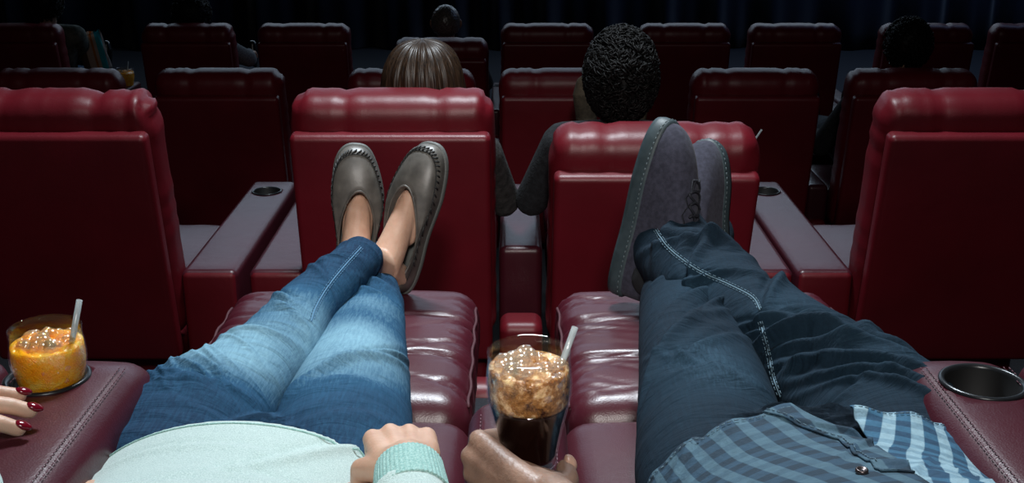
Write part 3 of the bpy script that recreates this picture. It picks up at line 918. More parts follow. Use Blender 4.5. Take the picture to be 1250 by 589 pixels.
rows = tube_pts([(-.31, .84, 1.29, .14, .10), (-.31, .95, 1.285, .165, .105), (-.312, 1.10, 1.28, .170, .102), (-.32, 1.22, 1.275, .150, .088), (-.33, 1.33, 1.265, .09, .06)], 120, 120,
                folds_fn(rand_folds(13, 26, (.2, .9), .004, (.006, .014), (.3, .9), .25) + [(.62 + .045 * q, pi / 2 + (.9 if q % 2 else -.9), (.12 if q % 2 else -.12), .014, .9, .008) for q in range(7)]))
grid(bm, rows, cv=True, cap0=True, cap1=True)
jeansW = garment([bm_up, bm_lo, bm], 'jeans', DENIM_W, .0027)
wear_highlight_attr(jeansW, [(Vector(W_UP[2][:3]) + Vector((.01, .05, .09)), .085, .8), (Vector(W_UP[3][:3]) + Vector((0, 0, .06)), .07, .6), (Vector(W_UP[4][:3]) + Vector((0, .05, .03)), .07, .6),
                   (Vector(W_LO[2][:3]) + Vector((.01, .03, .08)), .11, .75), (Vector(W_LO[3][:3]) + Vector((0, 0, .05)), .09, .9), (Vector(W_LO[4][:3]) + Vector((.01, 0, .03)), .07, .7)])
def bvh_of(o):
    me = o.data
    return BVHTree.FromPolygons([v.co for v in me.vertices], [tuple(p.vertices) for p in me.polygons])
CAMP = Vector((0, 0, CAMZ))
def on_surface(bvh, pts, lift=.0008):
    out = []
    for px, py in pts:
        q, _ = at_y(px, py, 1.5); d = (q - CAMP).normalized()
        h = bvh.ray_cast(CAMP, d)
        if h[0] is not None: out.append(h[0] + h[1] * lift)
    return out
def seam(bvh, px, n, off=3.0):
    """double row of stitching laid on the cloth along a seam"""
    C = cr([tuple(map(float, p)) for p in px], n); A = []; B = []
    for i, c in enumerate(C):
        a = C[max(i - 1, 0)]; b = C[min(i + 1, n - 1)]; dx, dy = b[0] - a[0], b[1] - a[1]; l = sqrt(dx * dx + dy * dy) or 1
        A.append((c[0] - dy / l * off / 2, c[1] + dx / l * off / 2)); B.append((c[0] + dy / l * off / 2, c[1] - dx / l * off / 2))
    bm = bmesh.new()
    for pp in (A, B):
        pts = on_surface(bvh, pp)
        if len(pts) > 2: dashes(bm, pts, .0040, .0018, .0007)
    pts = on_surface(bvh, C, .0002)
    if len(pts) > 2: path_tube(bm, pts, .0014, 5)
    return bm
bvW = bvh_of(jeansW)
sm = seam(bvW, [(441, 302), (420, 325), (400, 350), (386, 374), (380, 392)], 40, 5)

# shoes and body
frR = shoe('flat', (-.206, 2.040, 1.222), (-.156, 2.085, 1.500), (-.42, -.90, .1), None, 'taupe flat shoe on the foot crossed over, further right', -1, FLAT, FLATSOLE)
frL = shoe('flat', (-.306, 2.075, 1.222), (-.279, 2.10, 1.492), (.10, -1, .05), None, 'taupe flat shoe on the lower foot, further left', 1, FLAT, FLATSOLE)
bodyb = bmesh.new()
def leg_body(st, A, fr, sc=.78):
    ch = [(Vector(s[:3]), s[4] * sc) for s in st[1:]]
    ch[-1] = (ch[-1][0], .030); 
    mid = ch[-1][0].lerp(A, .5)
    ch += [(mid, .029), (A, .031)]
    return ch
def add(bm, chs):
    for c in chs: chain(bm, c)
cR, aR = foot_chains(frR, .012); cL, aL = foot_chains(frL, .012)
add(bodyb, cR + cL + [leg_body(W_UP, aR, frR), leg_body(W_LO, aL, frL)])
def torso(bm, px, Wd, ys, zs, head):
    (y0, z0), (y1, z1), (y2, z2) = ys, zs[0], zs[1]
    for s in (-1, 0, 1):
        chain(bm, [(Vector((px + s * Wd * .45, y0, z0)), .085), (Vector((px + s * Wd * .42, y1, z1)), .085), (Vector((px + s * Wd * .55, y2, z2)), .07)])
    chain(bm, [(Vector((px, y2, z2)), .06), (Vector(head) + Vector((0, .07, -.045)), .052), (Vector(head), .075)])
def head_shape(bm, c, up, fwd, k=1.0):
    c = Vector(c); up = Vector(up).normalized(); f = Vector(fwd); f = (f - up * f.dot(up)).normalized(); s = f.cross(up)
    P = lambda a, b, d: c + (s * a + f * b + up * d) * k
    for p, r in ((P(0, -.012, .028), .088), (P(0, .012, .012), .082), (P(0, .035, -.03), .062), (P(0, .052, -.068), .040), (P(0, .078, -.092), .020)): ball(bm, p, r * k, 3)
    chain(bm, [(P(0, .088, .022), .010 * k), (P(0, .108, -.022), .013 * k)])      # nose
    for q in (-1, 1):
        chain(bm, [(P(.012 * q, .098, -.026), .008 * k), (P(.012 * q, .09, -.03), .006 * k)])
        chain(bm, [(P(.012 * q, .084, .030), .010 * k), (P(.045 * q, .070, .028), .010 * k)])   # brow
        chain(bm, [(P(.02 * q, .080, -.056), .006 * k), (P(0, .090, -.055), .007 * k)])       # lips
        chain(bm, [(P(.02 * q, .078, -.063), .006 * k), (P(0, .087, -.065), .008 * k)])
        ball(bm, P(.045 * q, .055, -.018), .026 * k, 2)
        chain(bm, [(P(.084 * q, -.002, .018), .008 * k), (P(.094 * q, -.014, .022), .007 * k), (P(.096 * q, -.018, .0), .007 * k), (P(.086 * q, -.006, -.026), .007 * k)])   # ear
    return P
torso(bodyb, -.32, .26, (1.08, 1.285), ((.86, 1.33), (.64, 1.405)), (-.33, .45, 1.49))
head_shape(bodyb, (-.33, .43, 1.50), (0, -.55, .83), (0, .83, .55))
# her right arm and hand on the thigh
WR = Vector((-.100, 1.000, 1.432))
hcR = hand_chains(WR, (-.22, .97, -.06), (-.05, .1, 1), (-1, 0, 0), .95, curl=(62, 62, 40), tcurl=55)
add(bodyb, hcR); chain(bodyb, [(Vector((-.17, .63, 1.43)), .055), (Vector((-.075, .78, 1.41)), .040), (WR - Vector((-.004, .03, 0)), .026), (WR, .0245)])
# her left arm and hand on the armrest
WL = Vector((-.713, 1.090, 1.438))
hcL = hand_chains(WL, (.95, .33, 0), (0, 0, 1), (.3, -.9, 0), 1.06, curls=[(6, 10, 12), (0, 16, 10), (-2, 12, 8), (0, 10, 8)], tcurl=10, spread=.10)
add(bodyb, hcL); chain(bodyb, [(Vector((-.48, .63, 1.42)), .055), (Vector((-.47, .80, 1.42)), .040), (Vector((-.56, .99, 1.42)), .034), (WL, .0245)])
woman = remesh(bodyb, 'person', SKIN, .0026, 6)
tag(woman, 'person lying back in mint sweater, blue jeans and taupe flats, ankles crossed', 'person')
for o in (jeansW, frR['shoe'], frL['shoe']): o.parent = woman
jeansW['label'] = 'faded blue jeans'
obj_bm('seam_stitching', sm, SEAM_W, jeansW)
NAILM = mat('dark_red_nail', (.14, .004, .012), .12)
def nails(chs, idx, n, parent, m, k=1.0):
    for i in idx:
        ch = chs[i]; tip, r = ch[-1]; d = (tip - ch[-2][0]).normalized(); nn = (Vector(n) - d * Vector(n).dot(d))
        if nn.length < .2: nn = Vector(chs[i][0][0] - ch[-1][0])
        nn.normalize(); s = d.cross(nn)
        bm = bmesh.new(); M = Matrix((s, d, nn)).transposed().to_4x4(); M.translation = tip + nn * r * .72 + d * r * .30
        bmesh.ops.create_icosphere(bm, subdivisions=3, radius=1, matrix=M @ Matrix.Diagonal((r * .78, r * 1.15, r * .50, 1)))
        obj_bm('fingernail', bm, m, parent)
FI = [5, 8, 11, 14]
nails(hcR, FI + [15], (0, 0.6, .8), woman, NAILM); nails(hcL, FI + [15], (0, 0, 1), woman, NAILM)

# sweater
def ripple(seed, a=.004, n=14):
    return folds_fn(rand_folds(seed, n, (0.0, 1.0), a, (.02, .05), (.4, 1.2), .12))
bm = bmesh.new()
rp = folds_fn(rand_folds(21, 26, (.1, 1.0), .0075, (.012, .03), (.25, .8), .5))
rows = tube_pts([(-.325, .60, 1.43, .17, .10), (-.325, .72, 1.40, .185, .118), (-.32, .88, 1.34, .175, .122), (-.315, 1.02, 1.295, .180, .120), (-.315, 1.155, 1.277, .186, .122)], 150, 140, rp)
for i, row in enumerate(rows):
    t = i / 149
    for j, p in enumerate(row):
        th = 2 * pi * j / 140
        p.y += .015 * cos(th) ** 2 * t ** 3
c0 = sum(rows[-1], Vector()) / 140
rows.append([c0 + (p - c0) * .965 for p in rows[-1]]); rows.append([c0 + (p - c0) * .955 + Vector((0, -.04, 0)) for p in rows[-2]])
grid(bm, rows, cv=True, cap0=True, cap1=True)
def sleeve(bm, pts, seed, nu=90, nv=60):
    rws = tube_pts(pts, nu, nv, ripple(seed, .004, 12)); grid(bm, rws, cv=True, cap0=True, cap1=True)
sleeve(bm, [(-.18, .62, 1.42, .062, .062), (-.115, .72, 1.415, .056, .056), (-.075, .82, 1.415, .050, .050), (-.087, .90, 1.424, .042, .040), (-.096, .955, 1.428, .036, .034)], 31)
sleeve(bm, [(-.48, .62, 1.42, .062, .062), (-.47, .74, 1.425, .056, .054), (-.485, .86, 1.43, .050, .047), (-.56, 1.00, 1.428, .042, .040), (-.632, 1.087, 1.43, .036, .035)], 32)
sweater = remesh(bm, 'sweater', SWEAT, .0035, 3, woman); sweater['label'] = 'pale mint knitted sweater'
hp = []
for j in range(8, 63): hp.append(rows[-3][j] + (rows[-3][j] - c0).normalized() * .0015 + Vector((0, -.012, 0)))
bm = bmesh.new(); path_tube(bm, hp, .0013, 5); obj_bm('hem_stitching', bm, CUFFM, sweater)
for st, nm in (([(-.093, .945, 1.429, .036, .034), (-.098, .975, 1.431, .0345, .032), (-.101, .998, 1.432, .033, .030)], 1), ([(-.625, 1.080, 1.43, .036, .035), (-.650, 1.104, 1.43, .034, .033), (-.676, 1.112, 1.431, .033, .031)], 2)):
    rws = tube_pts(st, 30, 240, lambda t, th: .0012 * abs(cos(24 * th)) ** .6 + .0015 * exp(-((t - 1) / .1) ** 2) * 0)
    e = rws[-1]; c = sum(e, Vector()) / len(e); rws.append([c + (p - c) * .85 for p in e])
    b0 = rws[0]; c = sum(b0, Vector()) / len(b0)
    bm = bmesh.new(); grid(bm, rws, cv=True, cap0=True, cap1=True); obj_bm('cuff', bm, CUFFM, sweater)['label'] = 'ribbed mint cuff'

# hair of the two
def hair_mat(name, dark, mid, light, sc=(60, 60, 2.5), rough=.35):
    m = mat(name, mid, rough); BS(m).inputs['Specular IOR Level'].default_value = .6
    add_noise(m, 3.5, dark, light, .3, .75, 6, sc)
    return m
HAIR_B = hair_mat('brown_hair', (.006, .003, .002), (.03, .018, .010), (.065, .034, .017), rough=.42)
HAIR_K = mat('black_hair', (.004, .0038, .004), .58); BS(HAIR_K).inputs['Specular IOR Level'].default_value = .22
HAIR_G = hair_mat('greying_hair', (.025, .020, .018), (.08, .07, .06), (.16, .145, .13), (40, 40, 40))
def bob(c, up, fwd, k, m, parent, flare=1.0, nm='hair'):
    c = Vector(c); up = Vector(up).normalized(); f = Vector(fwd); f = (f - up * f.dot(up)).normalized(); s = f.cross(up)
    prof = [(.128, .004), (.124, .035), (.112, .064), (.085, .090), (.045, .108), (0, .116), (-.05, .122), (-.10, .127), (-.15, .128), (-.185, .122)]
    pr = cr(prof, 60); n = 420; rows = []
    R = random.Random(4); ph = [R.uniform(0, 6) for _ in range(6)]
    for i, (z, r) in enumerate(pr):
        row = []
        for j in range(n):
            a = 2 * pi * j / n; fa = max(0, sin(a))       # sin>0 faces forward
            open_ = max(0, min(1, (fa - .55) / .25)) * max(0, min(1, (.06 - z) / .05))
            rr = r * flare * (1 - .42 * open_)
            rr += .0007 * sin(a * 95 + ph[0] + z * 30) + .0012 * sin(a * 41 + ph[1] - z * 22) + .003 * sin(a * 17 + ph[2] + z * 12)
            rr -= .006 * exp(-(((a - 1.5 * pi) - .05) / .05) ** 2) * max(0, min(1, (z - .06) / .05))
            row.append(c + (s * cos(a) * rr * .97 + f * (sin(a) * rr - .006) + up * (z + .004 * sin(a * 60 + ph[3]) * max(0, -z / .18))) * k)
        rows.append(row)
    bm = bmesh.new(); grid(bm, rows, cv=True, cap0=True, cap1=True)
    return obj_bm(nm, bm, m, parent)
def cap_hair(c, up, fwd, r, m, parent, curls=0, seed=1, curl_r=.010, face=.25):
    c = Vector(c); up = Vector(up).normalized(); f = Vector(fwd); f = (f - up * f.dot(up)).normalized(); s = f.cross(up)
    bm = bmesh.new(); R = random.Random(seed)
    geom = bmesh.ops.create_icosphere(bm, subdivisions=5, radius=1)
    dele = []
    ph = [R.uniform(0, 6) for _ in range(9)]
    for v in geom['verts']:
        d = v.co.copy(); b = .03 * sin(d.x * 23 + ph[0]) * sin(d.y * 21 + ph[1]) * sin(d.z * 19 + ph[2]) + .015 * sin(d.x * 51 + ph[3]) * sin(d.z * 47 + ph[4])
        q = 1 + b
        if d.y > face and d.z < .35: q *= .74
        if d.z < -.62: q *= .92
        v.co = c + (s * d.x * r[0] + f * d.y * r[1] + up * d.z * r[2]) * q
    for _ in range(curls):
        while True:
            d = Vector((R.gauss(0, 1), R.gauss(0, 1), R.gauss(0, 1))).normalized()
            if not (d.y > face and d.z < .35): break
        nn = (s * d.x / r[0] + f * d.y / r[1] + up * d.z / r[2]).normalized()
        p = c + s * d.x * r[0] + f * d.y * r[1] + up * d.z * r[2]
        t = nn.cross(Vector((R.uniform(-1, 1), R.uniform(-1, 1), R.uniform(-1, 1)))).normalized(); b = nn.cross(t)
        cr_ = curl_r * R.uniform(.6, 1.15); a0 = R.uniform(0, 6); turns = R.uniform(1.1, 1.9) * 2 * pi; pts = []
        for q in range(13):
            a = a0 + turns * q / 12
            pts.append(p + (t * cos(a) + nn * sin(a) * .8) * cr_ + b * cr_ * 1.4 * (q / 12 - .5) + nn * cr_ * .25)
        path_tube(bm, pts, [.0032 * (1 - .6 * abs(q / 6 - 1)) for q in range(13)], 5)
    return obj_bm('hair', bm, m, parent)
bob((-.33, .43, 1.50), (0, -.55, .83), (0, .83, .55), .93, HAIR_B, woman)

# ------------------------------------------------------------------ the man on the right
M_UP = stations([(1085, 690, 90, 1.275), (1105, 600, 112, 1.28), (1084, 532, 104, 1.29), (1022, 470, 80, 1.30), (968, 424, 68, 1.305), (905, 380, 60, 1.31), (855, 340, 58, 1.32), (818, 300, 52, 1.33)])
M_LO = stations([(900, 690, 80, 1.275), (876, 600, 98, 1.275), (868, 530, 90, 1.28), (856, 462, 76, 1.28), (842, 405, 62, 1.275), (836, 360, 52, 1.27), (846, 315, 42, 1.268), (858, 285, 38, 1.27)])
bm = bmesh.new()
F_up = rand_folds(41, 40, (.05, .98), .0065, (.008, .018)) + [
    (.50, pi * .75, .10, .014, 1.0, .013), (.545, pi * .8, .12, .012, .9, .012), (.585, pi * .8, .10, .012, .8, .010), (.46, pi * .6, .08, .012, 1.1, .010), (.41, pi * .6, .10, .012, 1.1, .009),
    (.34, pi * .55, .12, .012, 1.1, .010), (.30, pi * .5, .13, .011, 1.2, .010), (.26, pi * .5, .12, .011, 1.2, .009), (.22, pi * .5, .12, .010, 1.2, .009),
    (.66, pi * .4, -.08, .014, .9, .009), (.74, pi * .7, .08, .012, 1.0, .010), (.80, pi * .7, -.06, .014, 1.0, .010), (.86, pi * .6, .07, .013, 1.0, .010), (.93, pi * .6, -.05, .012, 1, .008), (.97, pi / 2, 0, .006, 6, .002)]
leg_tube(bm, M_UP, F_up, gain=1.7, sides=.18); bm_up = bm; bm = bmesh.new()
F_lo = rand_folds(42, 34, (.05, .98), .006, (.009, .02)) + [
    (.42, pi * .6, -.10, .014, 1.1, .011), (.47, pi * .5, -.12, .013, 1.1, .012), (.52, pi * .4, -.10, .013, 1.0, .011), (.57, pi * .4, -.08, .012, 1.0, .010), (.35, pi * .6, -.08, .014, 1.1, .008), (.30, pi * .5, .1, .012, 1.1, .007)]
leg_tube(bm, M_LO, F_lo, gain=1.25, sides=.25); bm_lo = bm; bm = bmesh.new()
rows = tube_pts([(.355, .84, 1.30, .17, .115), (.357, .95, 1.29, .185, .115), (.36, 1.10, 1.285, .192, .112), (.36, 1.22, 1.28, .175, .098), (.35, 1.34, 1.265, .10, .06)], 120, 130,
                folds_fn(rand_folds(43, 18, (.2, .9), .005) + [(.60 + .045 * q, pi / 2 + (.8 if q % 2 else -.8), (.14 if q % 2 else -.14), .013, .9, .009) for q in range(8)]))
grid(bm, rows, cv=True, cap0=True, cap1=True)
jeansM = garment([bm_up, bm_lo, bm], 'jeans', DENIM_M, .0028)
wear_highlight_attr(jeansM, [(Vector(M_UP[2][:3]) + Vector((0, .03, .1)), .10, .7), (Vector(M_UP[4][:3]) + Vector((0, 0, .06)), .08, .6), (Vector(M_LO[2][:3]) + Vector((0, .03, .09)), .10, 1.0), (Vector(M_LO[4][:3]) + Vector((0, 0, .05)), .07, .6)])
bvM = bvh_of(jeansM)
sm1 = seam(bvM, [(800, 280), (818, 304), (850, 328), (890, 347), (918, 362), (928, 378)], 60, 5)
sm2 = seam(bvM, [(928, 392), (938, 430), (944, 460), (953, 484)], 30, 5)
shA = shoe('sneaker', (.184, 1.985, 1.246), (.276, 2.030, 1.556), (.76, -.65, 0), None, 'navy suede sneaker on the crossed foot, its sole edge to the left', 1, SUEDE, SOLEM)
shB = shoe('sneaker', (.408, 2.120, 1.222), (.382, 2.235, 1.462), (-.52, -.85, 0), None, 'navy suede sneaker behind, its sole edge to the right', -1, SUEDE, SOLEM)
bodyb = bmesh.new()
cA, aA = foot_chains(shA, .03); cB, aB = foot_chains(shB, .03)
add(bodyb, cA + cB + [leg_body(M_UP, aA, shA), leg_body(M_LO, aB, shB)])
torso(bodyb, .36, .30, (1.08, 1.29), ((.86, 1.34), (.64, 1.42)), (.355, .45, 1.50))
head_shape(bodyb, (.355, .43, 1.51), (0, -.55, .83), (0, .83, .55))
gx, gy, gz = GC
def RA(deg, z, r=.046): return Vector((gx + r * cos(math.radians(deg)), gy + r * sin(math.radians(deg)), gz + z))
WM = Vector((.036, .985, 1.410))
kn = [Vector((-.034, 1.066, gz + .050)), Vector((-.043, 1.060, gz + .035)), Vector((-.041, 1.050, gz + .021)), Vector((-.032, 1.040, gz + .010))]
for i, K in enumerate(kn):
    z = K.z - gz; r = (.0098, .0098, .0093, .0085)[i]
    chain(bodyb, [(WM + Vector((-.012 + .0 * i, .0, .004 - .004 * i)), .019), (WM.lerp(K, .55) + Vector((-.004, -.006, 0)), .0165), (K, .0122 - .0006 * i)])
    rad_ = .0345 + .22 * max(0, z) * .9 + r * .75
    chain(bodyb, [(K, .0120 - .0006 * i), (RA(190, max(r * 1.1, z - .020), rad_ + .001), r * 1.08), (RA(150, max(r, z - .034), rad_ - .002), r), (RA(114 - 3 * i, max(r, z - .040), rad_ - .003), r * .85)])
chain(bodyb, [(WM + Vector((0, 0, 0)), .023), (Vector((.012, 1.035, gz + .020)), .021), (Vector((-.012, 1.052, gz + .024)), .017)])
chain(bodyb, [(WM + Vector((.006, .01, -.002)), .021), (Vector((.038, 1.020, gz + .016)), .0175)])
thumbM = [(Vector((.034, 1.010, gz + .014)), .0175), (Vector((.048, 1.022, gz + .016)), .0145), (Vector((.057, 1.042, gz + .017)), .0128), (Vector((.056, 1.064, gz + .018)), .0108)]
chain(bodyb, thumbM); chain(bodyb, [(Vector((-.028, 1.060, gz + .044)), .011), (Vector((.004, 1.046, gz + .024)), .014), (Vector((.042, 1.032, gz + .018)), .0145)])
chain(bodyb, [(Vector((.20, .64, 1.43)), .058), (Vector((.13, .80, 1.42)), .044), (Vector((.065, .92, 1.412)), .031), (WM, .025)])
WMR = Vector((.70, .98, 1.425))
hcMR = hand_chains(WMR, (.1, 1, -.05), (0, 0, 1), (-1, 0, 0), 1.05, curl=(15, 25, 15))
WMR2 = WMR
for c in hcMR:
    for i, (p, r) in enumerate(c): c[i] = (p + Vector((.04, -.22, .01)), r)
add(bodyb, hcMR); chain(bodyb, [(Vector((.52, .64, 1.43)), .058), (Vector((.66, .58, 1.42)), .044), (WMR + Vector((.04, -.22, .01)), .027)])
man = remesh(bodyb, 'person', SKIN2, .0026, 5)
tag(man, 'person lying back in plaid shirt and dark jeans, hand around the cola', 'person')
for o in (jeansM, shA['shoe'], shB['shoe']): o.parent = man
jeansM['label'] = 'dark navy jeans'
obj_bm('seam_stitching', sm1, SEAM_M, jeansM); obj_bm('seam_stitching', sm2, SEAM_M, jeansM)
NAIL2 = mat('bare_nail', (.42, .25, .18), .3)
nails([thumbM], [0], (.7, 0, .7), man, NAIL2)
# socks of the man
for fr, A in ((shA, aA), (shB, aB)):
    bm = bmesh.new(); P = fr['P']
    chain(bm, [(P(.05, 0, .075), .040), (P(.055, 0, .115), .038)])
    chain(bm, [(P(.05, 0, .08), .038), (P(.10, 0, .085), .033)])
    remesh(bm, 'sock', SOCK, .004, 3, man)
cap_hair((.355, .43, 1.52), (0, -.55, .83), (0, .83, .55), (.088, .10, .10), HAIR_K, man, 0)

# plaid shirt
def plaid(name, rot, light, mid, dark):
    m = mat(name, mid, .85)
    uv = N(m, 'ShaderNodeUVMap'); mp = N(m, 'ShaderNodeMapping'); mp.inputs['Rotation'].default_value = (0, 0, rot); L(m, uv.outputs[0], mp.inputs[0])
    sp = N(m, 'ShaderNodeSeparateXYZ'); L(m, mp.outputs[0], sp.inputs[0])
    def stripes(sock, per, duty, soft):
        a = N(m, 'ShaderNodeMath'); a.operation = 'MULTIPLY'; a.inputs[1].default_value = 2 * pi / per; L(m, sock, a.inputs[0])
        s = N(m, 'ShaderNodeMath'); s.operation = 'SINE'; L(m, a.outputs[0], s.inputs[0])
        r = N(m, 'ShaderNodeMapRange'); r.inputs['From Min'].default_value = duty - soft; r.inputs['From Max'].default_value = duty + soft; L(m, s.outputs[0], r.inputs['Value'])
        return r.outputs[0]
    A = stripes(sp.outputs[0], .031, .12, .12); B = stripes(sp.outputs[1], .040, -.1, .15)
    mx = N(m, 'ShaderNodeMix'); mx.data_type = 'RGBA'; mx.inputs[6].default_value = (*dark, 1); mx.inputs[7].default_value = (*mid, 1); L(m, B, mx.inputs['Factor'])
    mz = N(m, 'ShaderNodeMix'); mz.data_type = 'RGBA'; mz.inputs[6].default_value = (*mid, 1); mz.inputs[7].default_value = (*light, 1)
    f2 = N(m, 'ShaderNodeMath'); f2.operation = 'MULTIPLY_ADD'; f2.inputs[1].default_value = .35; f2.inputs[2].default_value = .65; L(m, B, f2.inputs[0]); L(m, f2.outputs[0], mz.inputs['Factor'])
    my = N(m, 'ShaderNodeMix'); my.data_type = 'RGBA'; L(m, A, my.inputs['Factor']); L(m, mx.outputs[2], my.inputs[6]); L(m, mz.outputs[2], my.inputs[7])
    tc = N(m, 'ShaderNodeTexCoord'); n = N(m, 'ShaderNodeTexNoise'); n.inputs['Scale'].default_value = 90; n.inputs['Detail'].default_value = 5; L(m, tc.outputs['Object'], n.inputs['Vector'])
    mr = N(m, 'ShaderNodeMapRange'); mr.inputs['To Min'].default_value = .65; mr.inputs['To Max'].default_value = 1.3; L(m, n.outputs['Fac'], mr.inputs['Value'])
    mu = N(m, 'ShaderNodeMix'); mu.data_type = 'RGBA'; mu.blend_type = 'MULTIPLY'; mu.inputs['Factor'].default_value = 1; L(m, my.outputs[2], mu.inputs[6]); L(m, mr.outputs[0], mu.inputs[7])
    L(m, mu.outputs[2], BS(m).inputs['Base Color'])
    n2 = N(m, 'ShaderNodeTexNoise'); n2.inputs['Scale'].default_value = 130; n2.inputs['Detail'].default_value = 4; L(m, tc.outputs['Object'], n2.inputs['Vector'])
    b = N(m, 'ShaderNodeBump'); b.inputs['Strength'].default_value = .6; b.inputs['Distance'].default_value = .003; L(m, n2.outputs['Fac'], b.inputs['Height']); L(m, b.outputs[0], BS(m).inputs['Normal'])
    return m
PL_R = plaid('plaid_cloth', -.24, (.26, .40, .47), (.030, .115, .20), (.012, .055, .11))
PL_L = plaid('plaid_cloth_slanted', .20, (.060, .125, .17), (.018, .055, .095), (.008, .028, .050))
ST = [(.36, 1.165, 1.285, .206, .132), (.36, 1.05, 1.285, .210, .134), (.36, .90, 1.325, .208, .136), (.357, .74, 1.385, .208, .125), (.355, .60, 1.44, .17, .10)]
def shirt_panel(name, th0f, th1f, m, seed, off, nu=130, nv=110, hemf=None, tmax=1.0):
    C = cr(ST, nu); rp = folds_fn(rand_folds(seed, 60, (0, 1), .0044, (.006, .022), (.10, .4), .7))
    rows = []; uv = []
    for i, c in enumerate(C):
        t = i / (nu - 1) * 1.0
        if t > tmax: break
        p = Vector(c[:3]); a = Vector(C[max(i - 1, 0)][:3]); b = Vector(C[min(i + 1, nu - 1)][:3]); d = (b - a).normalized()
        s = d.cross(Vector((0, 0, 1))).normalized(); tt = s.cross(d); t0, t1 = th0f(t), th1f(t); row = []; ur = []
        for j in range(nv):
            th = t0 + (t1 - t0) * j / (nv - 1); k = rp(t, th) + off
            q = p + s * (c[3] + k) * cos(th) + tt * (c[4] + k) * sin(th)
            if hemf: q = q + Vector((0, hemf(th), 0)) * max(0, 1 - t * 3.0) ** 2
            q.z += .003 * sin(th * 19 + seed) * max(0, 1 - t * 9)
            row.append(q); ur.append((th * .19, t * .6))
        rows.append(row); uv.append(ur)
    bm = bmesh.new(); V = grid(bm, rows); ul = bm.loops.layers.uv.new('UVMap')
    mp = {}
    for i, r in enumerate(V):
        for j, v in enumerate(r): mp[v] = uv[i][j]
    for f in bm.faces:
        for l in f.loops: l[ul].uv = mp[l.vert]
    bmesh.ops.recalc_face_normals(bm, faces=bm.faces[:])
    o = obj_bm(name, bm, m, None); sd_ = o.modifiers.new('thick', 'SOLIDIFY'); sd_.thickness = .0022; sd_.offset = -1
    return o, rows
D = math.radians
def hem(th): return (.055 if cos(th) < 0 else .004) * cos(th) ** 2 - .004
edge = lambda t: D(77) + D(17) * min(1, t / .22)
pr_, rowsR = shirt_panel('shirt', lambda t: D(95), lambda t: D(272), PL_R, 51, .002, hemf=hem)
pr_.parent = man; pr_['label'] = 'blue and white plaid shirt with vertical stripes'
pl_, rowsL = shirt_panel('shirt_front', lambda t: D(-90), edge, PL_L, 52, .0055, hemf=hem)
pl_.parent = pr_; pl_['label'] = 'darker slanting plaid front, folded over'
pk, rowsP = shirt_panel('placket', lambda t: edge(t) - D(8.5), edge, PL_L, 52, .0085, nv=16, hemf=hem, tmax=.5); pk.parent = pr_
bm = bmesh.new()
for col in (2,): dashes(bm, [r[col] + Vector((0, 0, .0012)) for r in rowsP[:60]], .004, .002, .0006)
dashes(bm, [p + Vector((0, -.008, .0022)) for p in rowsR[0][:70]], .004, .002, .0007)
dashes(bm, [p + Vector((0, -.008, .0022)) for p in rowsL[0][40:]], .004, .002, .0007)
obj_bm('hem_stitching', bm, SEAM_M, pr_)
bq = bvh_of(pl_); hb = on_surface(bq, [(1052, 577)], .0012) or on_surface(bvh_of(pr_), [(1069, 573)], .002)
if hb:
    bm = bmesh.new(); lathe(bm, [(.0005, .002), (.003, .002), (.0042, .0035), (.0058, .003), (.0062, .001), (.0058, -.001)], hb[0], 28)
    obj_bm('button', bm, mat('snap_metal', (.10, .08, .08), .3, Metallic=.8), pr_)
def sleeve_m(pts, seed):
    bm = bmesh.new(); rws = tube_pts(pts, 60, 50, ripple(seed, .005, 14)); grid(bm, rws, cv=True, cap0=True, cap1=True); return obj_bm('sleeve', bm, PL_L, pr_)
sleeve_m([(.22, .62, 1.43, .066, .066), (.16, .72, 1.425, .06, .06), (.125, .80, 1.42, .055, .055), (.10, .86, 1.415, .046, .046)], 61)
sleeve_m([(.50, .62, 1.43, .066, .066), (.60, .60, 1.43, .06, .06), (.67, .60, 1.43, .055, .055), (.71, .68, 1.43, .044, .044)], 62)
# fly and waistband of the man's jeans
fl = seam(bvM, [(1003, 516), (1020, 524), (1036, 540), (1046, 560)], 20, 3)
obj_bm('fly_stitching', fl, SEAM_M, jeansM)

